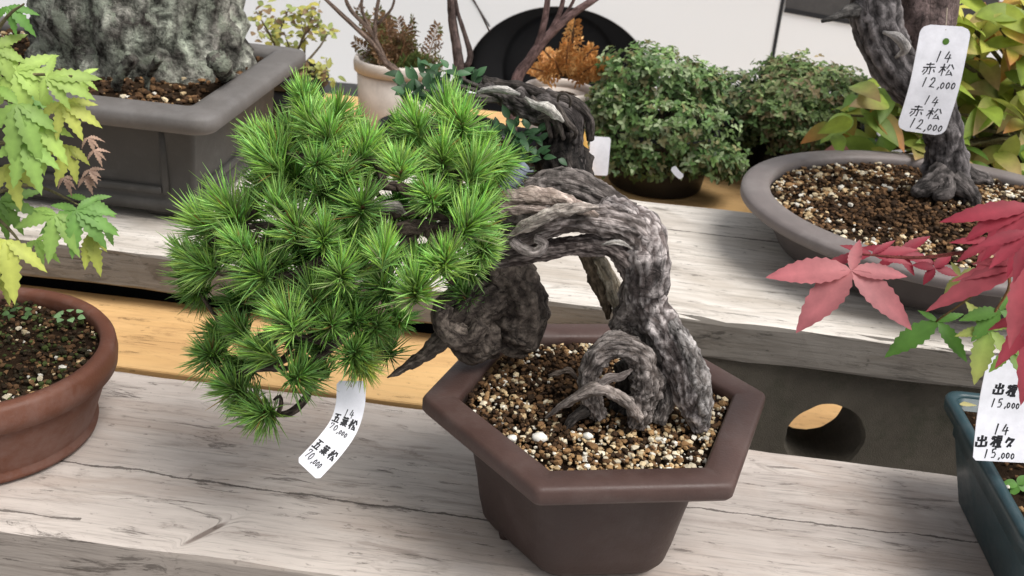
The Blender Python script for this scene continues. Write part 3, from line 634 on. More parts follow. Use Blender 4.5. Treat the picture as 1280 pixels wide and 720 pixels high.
# needle tufts: (u, v, depth offset, radius px, brightness (inner shade of the crown put into the colour), axis in picture (dx, up), foliage pad)
TUFTS = [
 (389,138,-.01,46,1.0,(-.1,.9)),(411,156,-.03,42,.75,(.2,.6)),(347,172,-.01,46,1.0,(-.5,.7)),(398,188,-.045,42,.62,(.2,.2)),(338,205,-.02,44,.85,(-.7,.2)),
 (347,256,-.03,48,1.0,(-.2,.8)),(290,266,-.01,48,1.0,(-.6,.7)),(258,282,.0,46,.95,(-.8,.4)),(405,296,-.06,44,.8,(.1,.4)),(402,238,-.03,42,.5,(.1,.5)),
 (457,170,-.03,48,1.0,(.1,.9)),(500,212,-.06,46,1.0,(0,.6)),(520,140,.0,42,.95,(-.2,.9)),(577,138,.0,46,1.0,(.1,.9)),(553,180,-.04,46,.95,(0,.7)),
 (593,214,-.045,48,.85,(.2,.4)),(620,188,-.01,42,.75,(.7,.5)),(537,247,-.06,42,.8,(0,.3)),(587,280,-.07,48,1.0,(.2,.5)),(453,256,-.05,42,.62,(-.2,.4)),
 (480,318,-.075,50,1.0,(-.1,.8)),(557,326,-.08,46,1.0,(.2,.3)),(427,214,-.04,40,.7,(0,.5)),(256,334,-.01,46,.95,(-.8,.1)),(322,340,-.04,46,.9,(-.4,.1)),
 (426,340,-.07,48,1.0,(-.1,.5)),(451,326,-.05,42,.7,(.3,.5)),(361,402,-.07,50,1.0,(-.5,.6)),(332,441,-.05,48,.85,(-.5,.1)),(375,470,-.05,44,.6,(.2,.0)),
 (328,517,-.04,46,.85,(-.6,-.3)),(292,486,-.02,46,.8,(-.8,.1)),(263,444,.0,44,.75,(-.9,.2)),(415,405,-.06,44,.75,(.1,.3)),(444,402,-.05,42,.6,(.4,.2)),
 (444,440,-.06,44,.62,(.1,.1)),(520,362,-.085,50,1.0,(0,.15)),(470,408,-.05,44,.6,(.3,.3)),(452,452,-.055,36,1.15,(.1,-1.2)),(433,383,-.04,42,.6,(0,.3)),
 (302,308,-.04,44,.9,(-.4,.4)),(275,318,.0,44,.8,(-.7,.4)),(310,262,.02,44,.8,(-.3,.8)),(372,284,-.05,44,.8,(0,.5)),(440,290,-.04,40,.6,(0,.4)),
 (370,222,.0,42,.6,(-.3,.5)),(475,186,.01,42,.7,(0,.6)),(300,378,.02,44,.5,(-.6,.2)),(345,375,-.03,44,.65,(-.3,.3)),(392,372,-.05,44,.7,(-.1,.4)),
 (300,412,-.01,44,.65,(-.7,.3)),(455,205,.02,40,.55,(0,.5)),(525,170,.02,40,.6,(-.2,.6)),(600,165,.02,40,.75,(.5,.6)),(505,150,.03,38,.6,(-.3,.7)),
 (380,110,.02,40,.9,(-.1,1)),(420,130,.01,40,.85,(.4,.8)),(325,160,.02,40,.85,(-.7,.6)),(560,125,.03,40,.85,(0,.9)),(545,210,-.01,40,.6,(0,.4)),
 (275,300,.03,42,.6,(-.6,.4)),(240,350,.02,40,.8,(-.9,.0)),(350,330,.0,40,.5,(-.2,.2)),(480,360,-.04,40,.55,(-.2,.1)),(500,400,-.05,36,.5,(.2,.0)),
 (305,460,.01,42,.6,(-.7,.0)),(280,420,.03,40,.55,(-.8,.3)),(400,430,-.02,40,.5,(0,.2)),(310,500,-.01,40,.7,(-.8,-.1)),
 (560,255,-.02,38,.6,(.2,.3)),(600,245,-.02,38,.7,(.4,.2)),(580,190,.0,40,.7,(.1,.5)),(430,255,.0,40,.45,(0,.4)),(330,235,.03,40,.7,(-.4,.6)),
 (365,150,.03,40,.7,(-.4,.7)),(440,150,.03,38,.7,(.2,.8)),(410,380,.0,40,.45,(0,.2)),(470,290,.01,38,.45,(0,.3)),(605,310,-.06,36,.85,(.5,.1)),
 (590,330,-.05,36,.7,(.5,-.2)),(520,330,-.05,38,.6,(0,.2)),(250,365,.02,38,.8,(-.8,-.3)),(235,322,.01,40,.85,(-1,.2)),
 (640,205,.03,34,.6,(.7,.3)),
]
for _ in range(34):
    u, v = random.uniform(235, 640), random.uniform(120, 470)
    if ((u - 440) / 205) ** 2 + ((v - 295) / 185) ** 2 < .95 and not (v > 380 and u > 500): TUFTS.append((u, v, random.uniform(.005, .05), random.uniform(38, 46), random.uniform(.12, .5), (random.uniform(-.5, .3), random.uniform(.1, .6))))
TUFTS += [(345, 300, .03, 42, .3, (-.2, .4)), (372, 318, .03, 42, .3, (-.1, .4)), (520, 276, .04, 40, .3, (.1, .4)), (395, 342, .03, 42, .25, (0, .3)), (440, 268, .03, 42, .3, (-.1, .4)), (395, 310, .035, 44, .3, (-.1, .3)), (470, 345, .03, 42, .25, (0, .2)), (415, 250, .03, 42, .35, (0, .4))]
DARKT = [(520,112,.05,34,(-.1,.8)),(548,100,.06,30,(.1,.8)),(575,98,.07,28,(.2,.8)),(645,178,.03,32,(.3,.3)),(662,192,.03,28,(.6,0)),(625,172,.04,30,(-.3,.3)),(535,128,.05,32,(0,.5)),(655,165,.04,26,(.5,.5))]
def needle(mb, o, d, L, wd, col, droop, seg=3):
    d = d / np.linalg.norm(d); s = np.cross(d, rng.normal(size=3)); s /= np.linalg.norm(s) + 1e-9; n = np.cross(s, d)
    bend = rng.normal(0, .10) * s + rng.normal(0, .10) * n + np.array([0, 0, -droop])
    V = []; C = []
    for i in range(seg + 1):
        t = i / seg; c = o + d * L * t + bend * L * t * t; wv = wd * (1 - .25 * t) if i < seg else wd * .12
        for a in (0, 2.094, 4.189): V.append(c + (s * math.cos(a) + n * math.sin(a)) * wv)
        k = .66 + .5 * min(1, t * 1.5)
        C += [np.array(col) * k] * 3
    F = []
    for i in range(seg):
        for a in range(3): F.append((i * 3 + a, i * 3 + (a + 1) % 3, i * 3 + 3 + (a + 1) % 3, i * 3 + 3 + a))
    mb.add(V, F, C)
NB = np.array([.41, .69, .165]); ND = np.array([.17, .40, .085])
pads = {k: MB() for k in ('upper', 'middle', 'lower', 'dark')}; twigs = MB()
def tuft(mb, c, axis, r, bright, dens=1.0, short=False):
    axis = axis / np.linalg.norm(axis); a = np.cross(axis, [.3, .5, .8]); a /= np.linalg.norm(a); b = np.cross(axis, a)
    K = int((215 if not short else 44) * dens * random.uniform(.8, 1.15))
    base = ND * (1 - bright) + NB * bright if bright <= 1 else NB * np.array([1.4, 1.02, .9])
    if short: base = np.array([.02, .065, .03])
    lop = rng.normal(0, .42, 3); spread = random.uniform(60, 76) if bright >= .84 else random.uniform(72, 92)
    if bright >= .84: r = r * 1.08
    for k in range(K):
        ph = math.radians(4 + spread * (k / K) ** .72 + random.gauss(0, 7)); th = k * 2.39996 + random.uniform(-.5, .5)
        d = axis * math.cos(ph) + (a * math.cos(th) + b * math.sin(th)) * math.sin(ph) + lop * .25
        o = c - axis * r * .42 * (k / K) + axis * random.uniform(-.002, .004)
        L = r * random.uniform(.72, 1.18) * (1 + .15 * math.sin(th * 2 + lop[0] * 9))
        lift = .80 + .26 * d[2]  # upward needles lighter: light from above put into their colour
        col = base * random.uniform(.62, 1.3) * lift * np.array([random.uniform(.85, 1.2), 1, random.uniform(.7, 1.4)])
        q = random.random()
        if q < .04: col = np.array([.40, .47, .22]) * random.uniform(.7, 1)
        elif q < .05: col = np.array([.40, .26, .08])
        elif q < .15: col = base * .5
        needle(mb, o, d, L, (.00052 if not short else .0013), col, random.uniform(-.10, .12))
    V, F = ICO1; mb.add(V * [.0022, .0022, .003] + c, F, (.16, .085, .035))
cc = np3(ony(440, 300, .60))
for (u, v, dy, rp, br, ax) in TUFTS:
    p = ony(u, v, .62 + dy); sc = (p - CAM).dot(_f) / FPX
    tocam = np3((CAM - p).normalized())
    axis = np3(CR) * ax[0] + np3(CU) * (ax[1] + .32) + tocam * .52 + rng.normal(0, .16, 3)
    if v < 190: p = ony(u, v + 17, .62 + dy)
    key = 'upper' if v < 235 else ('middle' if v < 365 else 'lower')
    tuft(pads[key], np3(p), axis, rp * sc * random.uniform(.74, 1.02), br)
    q = brpts[np.argmin(((brpts - np3(p)) ** 2).sum(1))]; mid = (q + np3(p)) / 2 - np.array([0, 0, .004])
    tube(twigs, [q, mid, np3(p)], [.0019, .0016, .0013], seg=6, step=.006, amp=.2, c_lo=(.06, .04, .03), c_hi=(.2, .15, .11))
twigs.build('twig', M['bark'], pine); twigs = MB()
for (u, v, dy, rp, ax) in DARKT:
    p = ony(u, v, .62 + dy); sc = (p - CAM).dot(_f) / FPX
    for q_ in range(17):
        o_ = np3(p) + rng.normal(0, .45 * rp * sc, 3) * [1, .6, .7]; dd = np3(CR) * (ax[0] + random.gauss(0, .8)) + np3(CU) * (ax[1] + random.gauss(0, .6)) + np3((CAM - p).normalized()) * random.uniform(0, .8)
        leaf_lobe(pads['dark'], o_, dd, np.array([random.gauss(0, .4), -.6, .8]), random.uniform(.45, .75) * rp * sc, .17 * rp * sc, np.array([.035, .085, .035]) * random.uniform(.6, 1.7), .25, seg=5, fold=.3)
    q = np3(p); tube(twigs, [np3(ony(640, 125, .675)) if u < 610 else np3(ony(665, 205, .672)), q], [.0018, .0012], seg=6, step=.006)
for k in ('upper', 'middle', 'lower'):
    o = pads[k].build('foliage', M['needle'], pine)
o = pads['dark'].build('foliage', M['needle'], pine); o['label'] = 'shaded dark blue-green foliage at the back of the crown'
twigs.build('twig', M['bark'], pine)

# ================================================================== LABELS
GL = {
'1': [[(.6, 1), (.4, 0)]], '2': [[(.15, .75), (.35, .98), (.65, .95), (.72, .7), (.45, .35), (.1, .05), (.35, .1), (.9, .02)]],
'4': [[(.5, 1), (.12, .38), (.9, .42)], [(.68, .75), (.55, 0)]], '5': [[(.85, .97), (.3, .95)], [(.3, .95), (.25, .55), (.6, .62), (.8, .35), (.6, .05), (.15, .05)]],
'7': [[(.1, .7), (.15, .95), (.85, .95), (.4, 0)]], '0': [[(.5, .95), (.2, .7), (.18, .3), (.45, .05), (.78, .3), (.8, .7), (.5, .95)]], ',': [[(.45, .12), (.25, -.15)]],
'赤': [[(.25, .85), (.78, .87)], [(.5, 1), (.5, .6)], [(.08, .6), (.92, .62)], [(.4, .6), (.38, .3), (.2, 0)], [(.6, .6), (.6, .05), (.5, .1)], [(.22, .45), (.1, .2)], [(.8, .45), (.92, .2)]],
'松': [[(.05, .7), (.45, .72)], [(.27, 1), (.27, 0)], [(.27, .68), (.05, .25)], [(.3, .6), (.45, .4)], [(.65, .95), (.5, .55)], [(.75, .95), (.98, .55)], [(.7, .5), (.55, .08), (.9, .15)], [(.8, .35), (.98, .02)]],
'五': [[(.1, .95), (.9, .95)], [(.5, .95), (.35, .05)], [(.2, .55), (.75, .57), (.7, .05)], [(.02, .03), (.98, .03)]],
'葉': [[(.1, .88), (.9, .88)], [(.33, 1), (.33, .77)], [(.67, 1), (.67, .77)], [(.08, .65), (.92, .66)], [(.3, .75), (.3, .45), (.85, .45)], [(.5, .75), (.5, .47)], [(.7, .75), (.7, .47)], [(.05, .3), (.95, .3)], [(.5, .42), (.5, 0)], [(.48, .28), (.1, .02)], [(.52, .28), (.92, .02)]],
'出': [[(.5, 1), (.5, .05)], [(.2, .85), (.2, .55), (.8, .55)], [(.8, .88), (.8, .53)], [(.1, .42), (.1, .03), (.9, .03)], [(.9, .45), (.9, 0)]],
'猩': [[(.4, .95), (.1, .7)], [(.15, .98), (.38, .6), (.35, .05), (.22, .1)], [(.35, .5), (.05, .2)], [(.52, .98), (.52, .6), (.9, .6), (.9, .98), (.52, .98)], [(.52, .79), (.9, .79)], [(.58, .55), (.48, .35)], [(.55, .42), (.92, .42)], [(.55, .22), (.9, .22)], [(.72, .55), (.72, .03)], [(.45, .02), (.98, .02)]],
'々': [[(.4, 1), (.15, .5)], [(.35, .8), (.8, .82), (.3, .1)], [(.4, .4), (.65, .15)]]}
def card(name, label, cl, width, wdir, lines, rot_n=1, parent=None, hole=None, rad=.002, cat='price tag', string=None):
    """cl: centre line (top to bottom) in world; wdir: width direction; lines: (text, s0 0..1 along, height m, t0 m, advance m, stroke m)"""
    P, _ = resample(cl, [1] * len(cl), .002); T_ = np.gradient(P, axis=0); T_ /= np.linalg.norm(T_, axis=1)[:, None]
    W = np3(wdir); n = len(P)
    Ls = np.concatenate([[0], np.cumsum(np.linalg.norm(np.diff(P, axis=0), axis=1))]); LT = Ls[-1]
    Wd = [];
    for i in range(n):
        x = W - T_[i] * np.dot(W, T_[i]); Wd.append(x / np.linalg.norm(x))
    Wd = np.array(Wd); Nn = np.cross(Wd, T_); 
    sgn = 1 if np.dot(Nn[n // 2], np3(CAM) - P[n // 2]) > 0 else -1
    Nn = Nn * sgn
    def at(s, t, off):
        s = min(max(s, 0), LT); p = np.array([np.interp(s, Ls, P[:, k]) for k in range(3)]); wv = np.array([np.interp(s, Ls, Wd[:, k]) for k in range(3)]); nv = np.array([np.interp(s, Ls, Nn[:, k]) for k in range(3)])
        return p + wv * t + nv * off
    th = .00035; root = thing(name, label, cat, tuple(P[0]))
    mb = MB(); V = []; m = 9
    ss = list(np.linspace(0, LT, n))
    for off in (th, -th):
        for s in ss:
            e = min(s, LT - s); hw = width / 2 - (rad - math.sqrt(max(0, rad * rad - (rad - e) ** 2)) if e < rad else 0)
            for j in range(m): V.append(at(s, (j / (m - 1) * 2 - 1) * hw, off))
    F = []; N_ = n * m
    for i in range(n - 1):
        for j in range(m - 1):
            a = i * m + j; F.append((a, a + 1, a + m + 1, a + m)); F.append((N_ + a, N_ + a + m, N_ + a + m + 1, N_ + a + 1))
    bd = [i * m for i in range(n)] + [(n - 1) * m + j for j in range(1, m)] + [i * m + m - 1 for i in range(n - 2, -1, -1)] + [j for j in range(m - 2, 0, -1)]
    for i in range(len(bd)): a, b = bd[i], bd[(i + 1) % len(bd)]; F.append((a, b, N_ + b, N_ + a))
    mb.add(V, F); mb.build('card', M['tag'], root, smooth=False)
    mb = MB()
    for (txt, s0, hgt, t0, adv, sw) in lines:
        xq = 0.0; sm = 1.0
        for q, ch in enumerate(txt):
            jx, jy = random.uniform(-.05, .05), random.uniform(-.06, .06)
            for st in GL.get(ch, []):
                pts = []
                for a, b in zip(st[:-1], st[1:]):
                    d = math.hypot(b[0] - a[0], b[1] - a[1]); nn = max(1, int(d / .2))
                    for z in range(nn): pts.append((a[0] + (b[0] - a[0]) * z / nn, a[1] + (b[1] - a[1]) * z / nn))
                pts.append(st[-1]); V = []; F = []
                pts = [(x + jx - .08 * (.5 - y), y + jy + .06 * x) for x, y in pts]
                for i, (x, y) in enumerate(pts):
                    a = pts[max(0, i - 1)]; b = pts[min(len(pts) - 1, i + 1)]; dx, dy = b[0] - a[0], b[1] - a[1]; d = math.hypot(dx, dy) + 1e-9
                    nx, ny = -dy / d, dx / d; sw2 = sw * (1.1 - .35 * i / len(pts))
                    for sgn2 in (1, -1):
                        t = t0 + xq + (x * adv * .86 * sm) + nx * sw2 / 2 * sgn2; s = s0 * LT + (1 - y * sm) * hgt - ny * sw2 / 2 * sgn2
                        V.append(at(s, t, th + .00012))
                F = [(2 * i, 2 * i + 1, 2 * i + 3, 2 * i + 2) for i in range(len(pts) - 1)]
                mb.add(V, F)
            xq += adv * (.5 if ch == ',' else sm)
            if ch == ',': sm = .68
    if lines: mb.build('lettering', M['ink'], root, smooth=False)
    if hole is not None:
        mb = MB(); c = at(hole[0] * LT, hole[1], th + .0003); V = [c]; F = []
        for k in range(16): V.append(at(hole[0] * LT + hole[2] * math.sin(k * PI / 8), hole[1] + hole[2] * math.cos(k * PI / 8), th + .0002))
        F = [(0, k + 1, (k + 1) % 16 + 1) for k in range(16)]; mb.add(V, F); mb.build('eyelet', M['green_eyelet'], root, smooth=False)
    if string is not None:
        mb = MB(); tube(mb, [at(.004, 0, .0006)] + string, [.0004] * (len(string) + 1), seg=6, step=.004); mb.build('string', M['string'], root)
    return root
# pine tag
pt = [ony(439, 476, .575), ony(438, 505, .568), ony(430, 532, .558), ony(412, 558, .545), ony(384, 588, .532)]
wv = (ony(398, 598, .545) - ony(367, 568, .520))
wtop = (ony(457, 500, .575) - ony(423, 500, .575)).length
LN = [('14', .28, .0055, -.003, .0036, .0006), ('五葉松', .36, .0065, -.0085, .0056, .0011), ('70,000', .475, .005, -.008, .0029, .0007), ('五葉松', .70, .0068, -.0085, .0056, .0011), ('70,000', .835, .0062, -.0082, .0029, .0007)]
card('price_tag', 'curled white tag hanging from the gnarled pine over the front plank', pt, .0185, (ony(450, 540, .56) - ony(418, 528, .56)).normalized(), LN, string=[ony(440, 468, .578), ony(444, 455, .58)])

# ================================================================== LEAVES
# ---- red maple in the blue-green planter
TCX, TCY = .423, .612
teal = shape_fn('rect', TCX, TCY, math.radians(-3), a=.088, b=.094, r=.014)
tz = .088
pot('planter_box', 'blue-green plastic planter box in the lower right corner of the front plank', teal, 0,
    [(0, tz - .003), (.001, tz - .011), (.004, tz - .011), (.008, tz - .004), (.008, tz - .001), (.004, tz), (.001, tz - .001)],
    [(.030, .0008), (.027, .003), (.006, tz - .006), (.0065, tz - .003), (.0085, tz - .003), (.011, tz - .03)], .0095, tz - .014, TCX, TCY, 0, M['teal'], M['teal'],
    grains=dict(n=700, r=(.001, .0024), pale=.12), cat='planter')
rm = thing('red_maple', 'young maple with crimson star leaves rising from the blue-green planter', 'maple tree', (.43, .60, tz - .014))
stem = MB(); B0 = np3((.43, .60, tz - .016)); J1 = np3(ony(1330, 330, .60)); J2 = np3(ony(1250, 312, .60)); J3 = np3(ony(1150, 322, .60)); J4 = np3(ony(1078, 318, .605))
tube(stem, [B0, (B0 + J1) / 2 + [.006, 0, 0], J1, J1 + [.01, .01, .06]], [.004, .0035, .003, .002], seg=10, amp=.1, c_lo=(.10, .05, .04), c_hi=(.25, .14, .1)); stem.build('stem', M['bark'], rm)
tw = MB(); tube(tw, [J1, J2, J3, J4], [.0022, .0016, .0011, .0006], seg=8, c_lo=(.25, .06, .05), c_hi=(.4, .10, .08))
tube(tw, [J2, np3(ony(1262, 355, .59)), np3(ony(1245, 388, .585)), np3(ony(1230, 420, .58))], [.0014, .001, .0008, .0006], seg=8, c_lo=(.25, .12, .05), c_hi=(.4, .2, .08))
tube(tw, [J2, np3(ony(1225, 360, .60)), np3(ony(1170, 402, .60))], [.0012, .0009, .0006], seg=8, c_lo=(.2, .12, .05), c_hi=(.3, .2, .08))
tube(tw, [J1, np3(ony(1290, 300, .57)), np3(ony(1262, 285, .56))], [.0016, .001, .0006], seg=8, c_lo=(.25, .06, .05), c_hi=(.4, .1, .08))
tw.build('twig', M['bark'], rm)
lf = MB()
def pxleaf(mb, u, v, y, tips, col, wd=.2, c2=None, jag=0, droop=.12, up=.6, seg=12):
    c = np3(ony(u, v, y)); sc = ((Vector(c) - CAM).dot(_f)) / FPX; tocam = np3((CAM - Vector(c)).normalized()); nr = tocam * .6 + np.array([0, 0, up])
    nr = nr / np.linalg.norm(nr)
    for (du, dv) in tips:
        d = np3(CR) * du - np3(CU) * dv; d = d - nr * np.dot(d, nr) * .6; L = math.hypot(du, dv) * sc; d /= np.linalg.norm(d); k = random.uniform(.9, 1.12)
        leaf_lobe(mb, c, d, nr, L, L * wd * random.uniform(.9, 1.1), np.array(col) * k, droop, jag=jag, seg=seg, fold=.22, c2=None if c2 is None else np.array(c2) * k)
PINK = (.44, .165, .17); RED = (.27, .026, .046); RED2 = (.31, .05, .068)
pxleaf(lf, 1064, 338, .60, [(-104, -3), (-68, 80), (66, 78), (70, 8), (12, -44)], PINK, .185, c2=(.40, .12, .135), jag=.07, seg=18)
RR = dict(jag=.09, seg=16)
pxleaf(lf, 1090, 318, .615, [(-64, 8), (48, 14), (30, -22), (-36, -18), (60, -8)], RED, .12, c2=RED2, **RR)
pxleaf(lf, 1124, 316, .63, [(40, -26), (46, 18), (-30, 22), (16, 30), (-44, -14)], RED, .15, **RR)
pxleaf(lf, 1168, 335, .62, [(30, 12), (-14, 22), (22, -20), (-26, -8)], RED, .22, **RR)
pxleaf(lf, 1292, 258, .56, [(-82, 34), (-66, 70), (-112, 4), (-34, 92)], RED2, .115, c2=RED, **RR)
pxleaf(lf, 1284, 326, .55, [(-126, 56), (-80, 40), (-64, -6), (-24, 112), (-92, 16)], RED2, .115, c2=(.36, .08, .095), **RR)
pxleaf(lf, 1300, 388, .54, [(-26, 120), (-56, 74), (-64, 20)], RED, .13, c2=RED2, **RR)
pxleaf(lf, 1262, 262, .60, [(-58, 40), (-34, 60), (-70, 8), (-14, 54)], RED, .13, **RR)
pxleaf(lf, 1240, 300, .59, [(-44, 26), (-20, 44), (-50, -4), (10, 40)], RED2, .13, c2=RED, **RR)
pxleaf(lf, 1286, 290, .53, [(-50, 46), (-20, 66), (-66, 12)], (.30, .04, .06), .13, **RR)
lf.build('leaves', M['leaf'], rm)
lf = MB()
pxleaf(lf, 1172, 402, .60, [(-66, 44), (30, 52), (34, -12), (-20, -18)], (.10, .24, .04), .17, jag=.12, seg=16)
pxleaf(lf, 1235, 412, .58, [(-18, 70), (30, 46), (-40, 4), (40, -14), (-20, -40)], (.22, .34, .07), .17, c2=(.34, .36, .10), jag=.12, seg=16)
pxleaf(lf, 1250, 388, .585, [(-50, 8), (36, 30), (-36, 40), (20, -30)], (.10, .22, .04), .18, jag=.12, seg=16)
pxleaf(lf, 1200, 345, .60, [(24, 20), (-20, 24), (34, -8), (-8, -20)], (.26, .28, .08), .2, jag=.1)
pxleaf(lf, 1262, 440, .57, [(-26, 26), (20, 40), (30, 0)], (.16, .27, .05), .18, jag=.12)
o = lf.build('leaves', M['leaf'], rm); o['label'] = 'green young leaves hanging below the red ones'
# seedlings and a fallen bit in the planter
wd_ = thing('seedling', 'tiny green weed seedling in the blue-green planter soil', 'weed', tuple(onz(1272, 612, tz - .012)))
lf = MB(); pxleaf(lf, 1272, 606, onz(1272, 612, tz - .012).y, [(-18, -4), (14, -14), (-8, 14), (16, 10)], (.12, .28, .05), .34)
tube(lf, [onz(1272, 612, tz - .014), ony(1272, 606, onz(1272, 612, tz - .012).y)], [.0006, .0005], seg=6, c_lo=(.1, .2, .05), c_hi=(.15, .25, .06)); lf.build('leaves', M['leaf'], wd_)
p = onz(1205, 507, tz - .008)
lf = MB(); nr = np.array([.1, -.2, 1.]); leaf_lobe(lf, np3(p) + [-.007, .002, .001], np.array([1., -.5, 0]), nr, .016, .003, (.62, .55, .25), -.2); o = lf.build('fallen_leaf', M['leaf'], loc=tuple(p)); tag(o, 'small pale yellow dry leaf lying on the blue-green planter soil', 'fallen leaf')
tg = [ony(1272, 448, .612), ony(1262, 495, .605), ony(1256, 535, .598), ony(1252, 577, .59)]
card('price_tag', 'white tag standing over the blue-green planter at the right edge', tg, .039, (ony(1282, 540, .6) - ony(1226, 534, .6)).normalized(),
     [('出猩々', .26, .0075, -.012, .0085, .0016), ('15,000', .40, .006, -.012, .0044, .0009), ('14', .64, .0075, -.008, .006, .0010), ('出猩々', .76, .0075, -.0185, .0095, .0016), ('15,000', .885, .0062, -.013, .0048, .0009)],
     string=[J2 * .6 + J1 * .4])

# ---- terracotta pot with yellow-green maple at the left
TX, TY, TZ = -.403, .668, .076
ter = shape_fn('ell', TX, TY, 0, a=.1055, b=.1015, n=96)
pot('terracotta_pot', 'round red-brown terracotta pot cut off at the left edge of the front plank', ter, 0,
    [(0, TZ - .004), (-.001, TZ - .012), (0, TZ - .021), (.005, TZ - .023), (.012, TZ - .02), (.012, TZ - .004), (.0105, TZ - .001), (.006, TZ), (.002, TZ - .001)],
    [(.024, .0008), (.019, .003), (.018, .007), (.021, .009), (.0205, .011), (.012, .035), (.006, TZ - .02), (.008, TZ - .018), (.013, TZ - .018), (.016, TZ - .04)], .0115, TZ - .013, TX, TY, 0, M['terra'], M['terra'],
    grains=dict(n=1900, r=(.001, .0026), pale=.05, dark=DARK + [(.05, .065, .02), (.07, .09, .03), (.03, .025, .015), (.04, .03, .018)]))
gm = thing('green_maple', 'yellow-green maple leaning in from the left over the terracotta pot', 'maple tree', (-.42, .66, TZ - .013))
st = MB(); Bm = np3((-.42, .66, TZ - .016)); k1 = np3(ony(-30, 250, .66)); k2 = np3(ony(-20, 120, .66))
tube(st, [Bm, k1, k2, np3(ony(-30, -40, .66))], [.006, .005, .004, .003], seg=10, amp=.15, c_lo=(.1, .09, .06), c_hi=(.25, .22, .16)); st.build('stem', M['bark'], gm)
tw = MB()
for a, b, c in (((-20, 120), (30, 95), (90, 95)), ((-30, 250), (40, 232), (110, 262)), ((-25, 180), (60, 178), (95, 200)), ((-30, 250), (10, 285), (30, 310)), ((-20, 60), (10, 20), (30, 5)), ((-20, 110), (20, 130), (60, 140))):
    tube(tw, [np3(ony(*a, .66)), np3(ony(*b, .645)), np3(ony(*c, .635))], [.0015, .0011, .0006], seg=8, c_lo=(.18, .16, .08), c_hi=(.3, .26, .13))
tw.build('twig', M['bark'], gm)
lf = MB(); YG = (.34, .48, .11); YG2 = (.27, .43, .10); YY = (.42, .46, .10); GG = (.18, .36, .08)
for (u, v, y, tips, col) in [
    (20, 88, .64, [(66, 2), (52, 44), (18, 66), (-30, 50), (46, -30), (-10, -40)], YG), (58, 96, .63, [(58, 16), (62, -12), (30, 36), (-8, 30), (10, -34)], YG),
    (78, 128, .635, [(26, 44), (48, 22), (-8, 46), (-30, 20), (40, -6)], YY), (22, 130, .625, [(30, 70), (-8, 76), (52, 26), (-40, 40), (-30, -30)], YG2),
    (45, 150, .63, [(40, 50), (10, 66), (-30, 40), (44, 12)], YG), (30, 178, .62, [(22, 62), (-14, 56), (44, 26), (-38, 20)], YG2), (10, 205, .625, [(16, 56), (-20, 40), (40, 26)], YY),
    (86, 182, .64, [(10, 46), (-16, 50), (26, 20), (-30, 12)], YY), (96, 262, .62, [(52, 24), (38, 44), (-6, 60), (-46, 30), (-34, -8), (24, -22), (46, -4)], GG),
    (70, 268, .615, [(-52, 16), (-10, 60), (30, 50), (-30, -10), (34, 10)], YG2), (110, 250, .64, [(34, 16), (26, -10), (8, 34), (-28, -8)], GG), (112, 292, .625, [(14, 52), (-6, 44), (22, 20)], (.36, .40, .08)),
    (8, 300, .60, [(30, 20), (10, 78), (50, 32), (-20, 60), (-30, 10)], YY), (45, 300, .62, [(30, 24), (-20, 20), (10, 30), (24, -10)], YG2), (4, 345, .60, [(8, 36), (18, 16), (-14, 30)], YY),
    (10, 8, .65, [(34, 30), (10, 34), (36, 2), (-20, 20)], (.12, .28, .05)), (-8, 60, .64, [(40, 10), (30, 46), (0, 60), (36, -26)], YG), (100, 95, .65, [(22, 14), (10, 30), (20, -14)], YG),
    (0, 250, .66, [(50, 10), (30, 40), (44, -20), (10, 50)], (.14, .27, .05)), (20, 110, .67, [(40, 40), (60, 20), (0, 60)], GG), 
    (130, 280, .65, [(12, 26), (-14, 22), (18, 6)], (.12, .25, .05))]:
    pxleaf(lf, u, v, y, tips, np.array(col) * random.uniform(.8, 1.12), .155, jag=.17, droop=.32, up=.35, seg=15)
lf.build('leaves', M['leaf'], gm)
lf = MB()
for (u, v) in ((110, 172), (118, 188), (106, 222), (112, 212), (80, 222)):
    pxleaf(lf, u, v, .63, [(14, 6), (10, 16), (-10, 10), (16, -6)], np.array((.30, .20, .15)) * random.uniform(.7, 1.3), random.uniform(.12, .2), droop=random.uniform(.3, 1.1), jag=.3)
o = lf.build('leaves', M['leaf'], gm); o['label'] = 'shrivelled brownish leaf tips'
# little clover weeds on that soil
for i, (u, v, nm) in enumerate(((86, 400, 'pale clover-like weed by the rim at the back of the terracotta pot'), (24, 396, 'small dark clover-like weed near the left of the terracotta pot'))):
    p = onz(u, v, TZ - .006); wdd = thing('weed', nm, 'weed', tuple(p), 'weeds in the terracotta pot'); lf = MB()
    for q in range(7):
        a = q * .9; c = np3(p) + [.009 * math.cos(a) * random.uniform(.3, 1.4), .006 * math.sin(a), .003 + .002 * random.random()]
        leaf_lobe(lf, c, np.array([math.cos(a), math.sin(a), .1]), np.array([0, -.3, 1.]), .006, .003, np.array((.20, .33, .15) if i == 0 else (.08, .15, .05)) * random.uniform(.7, 1.2), .2)
    lf.build('leaves', M['leaf'], wdd)

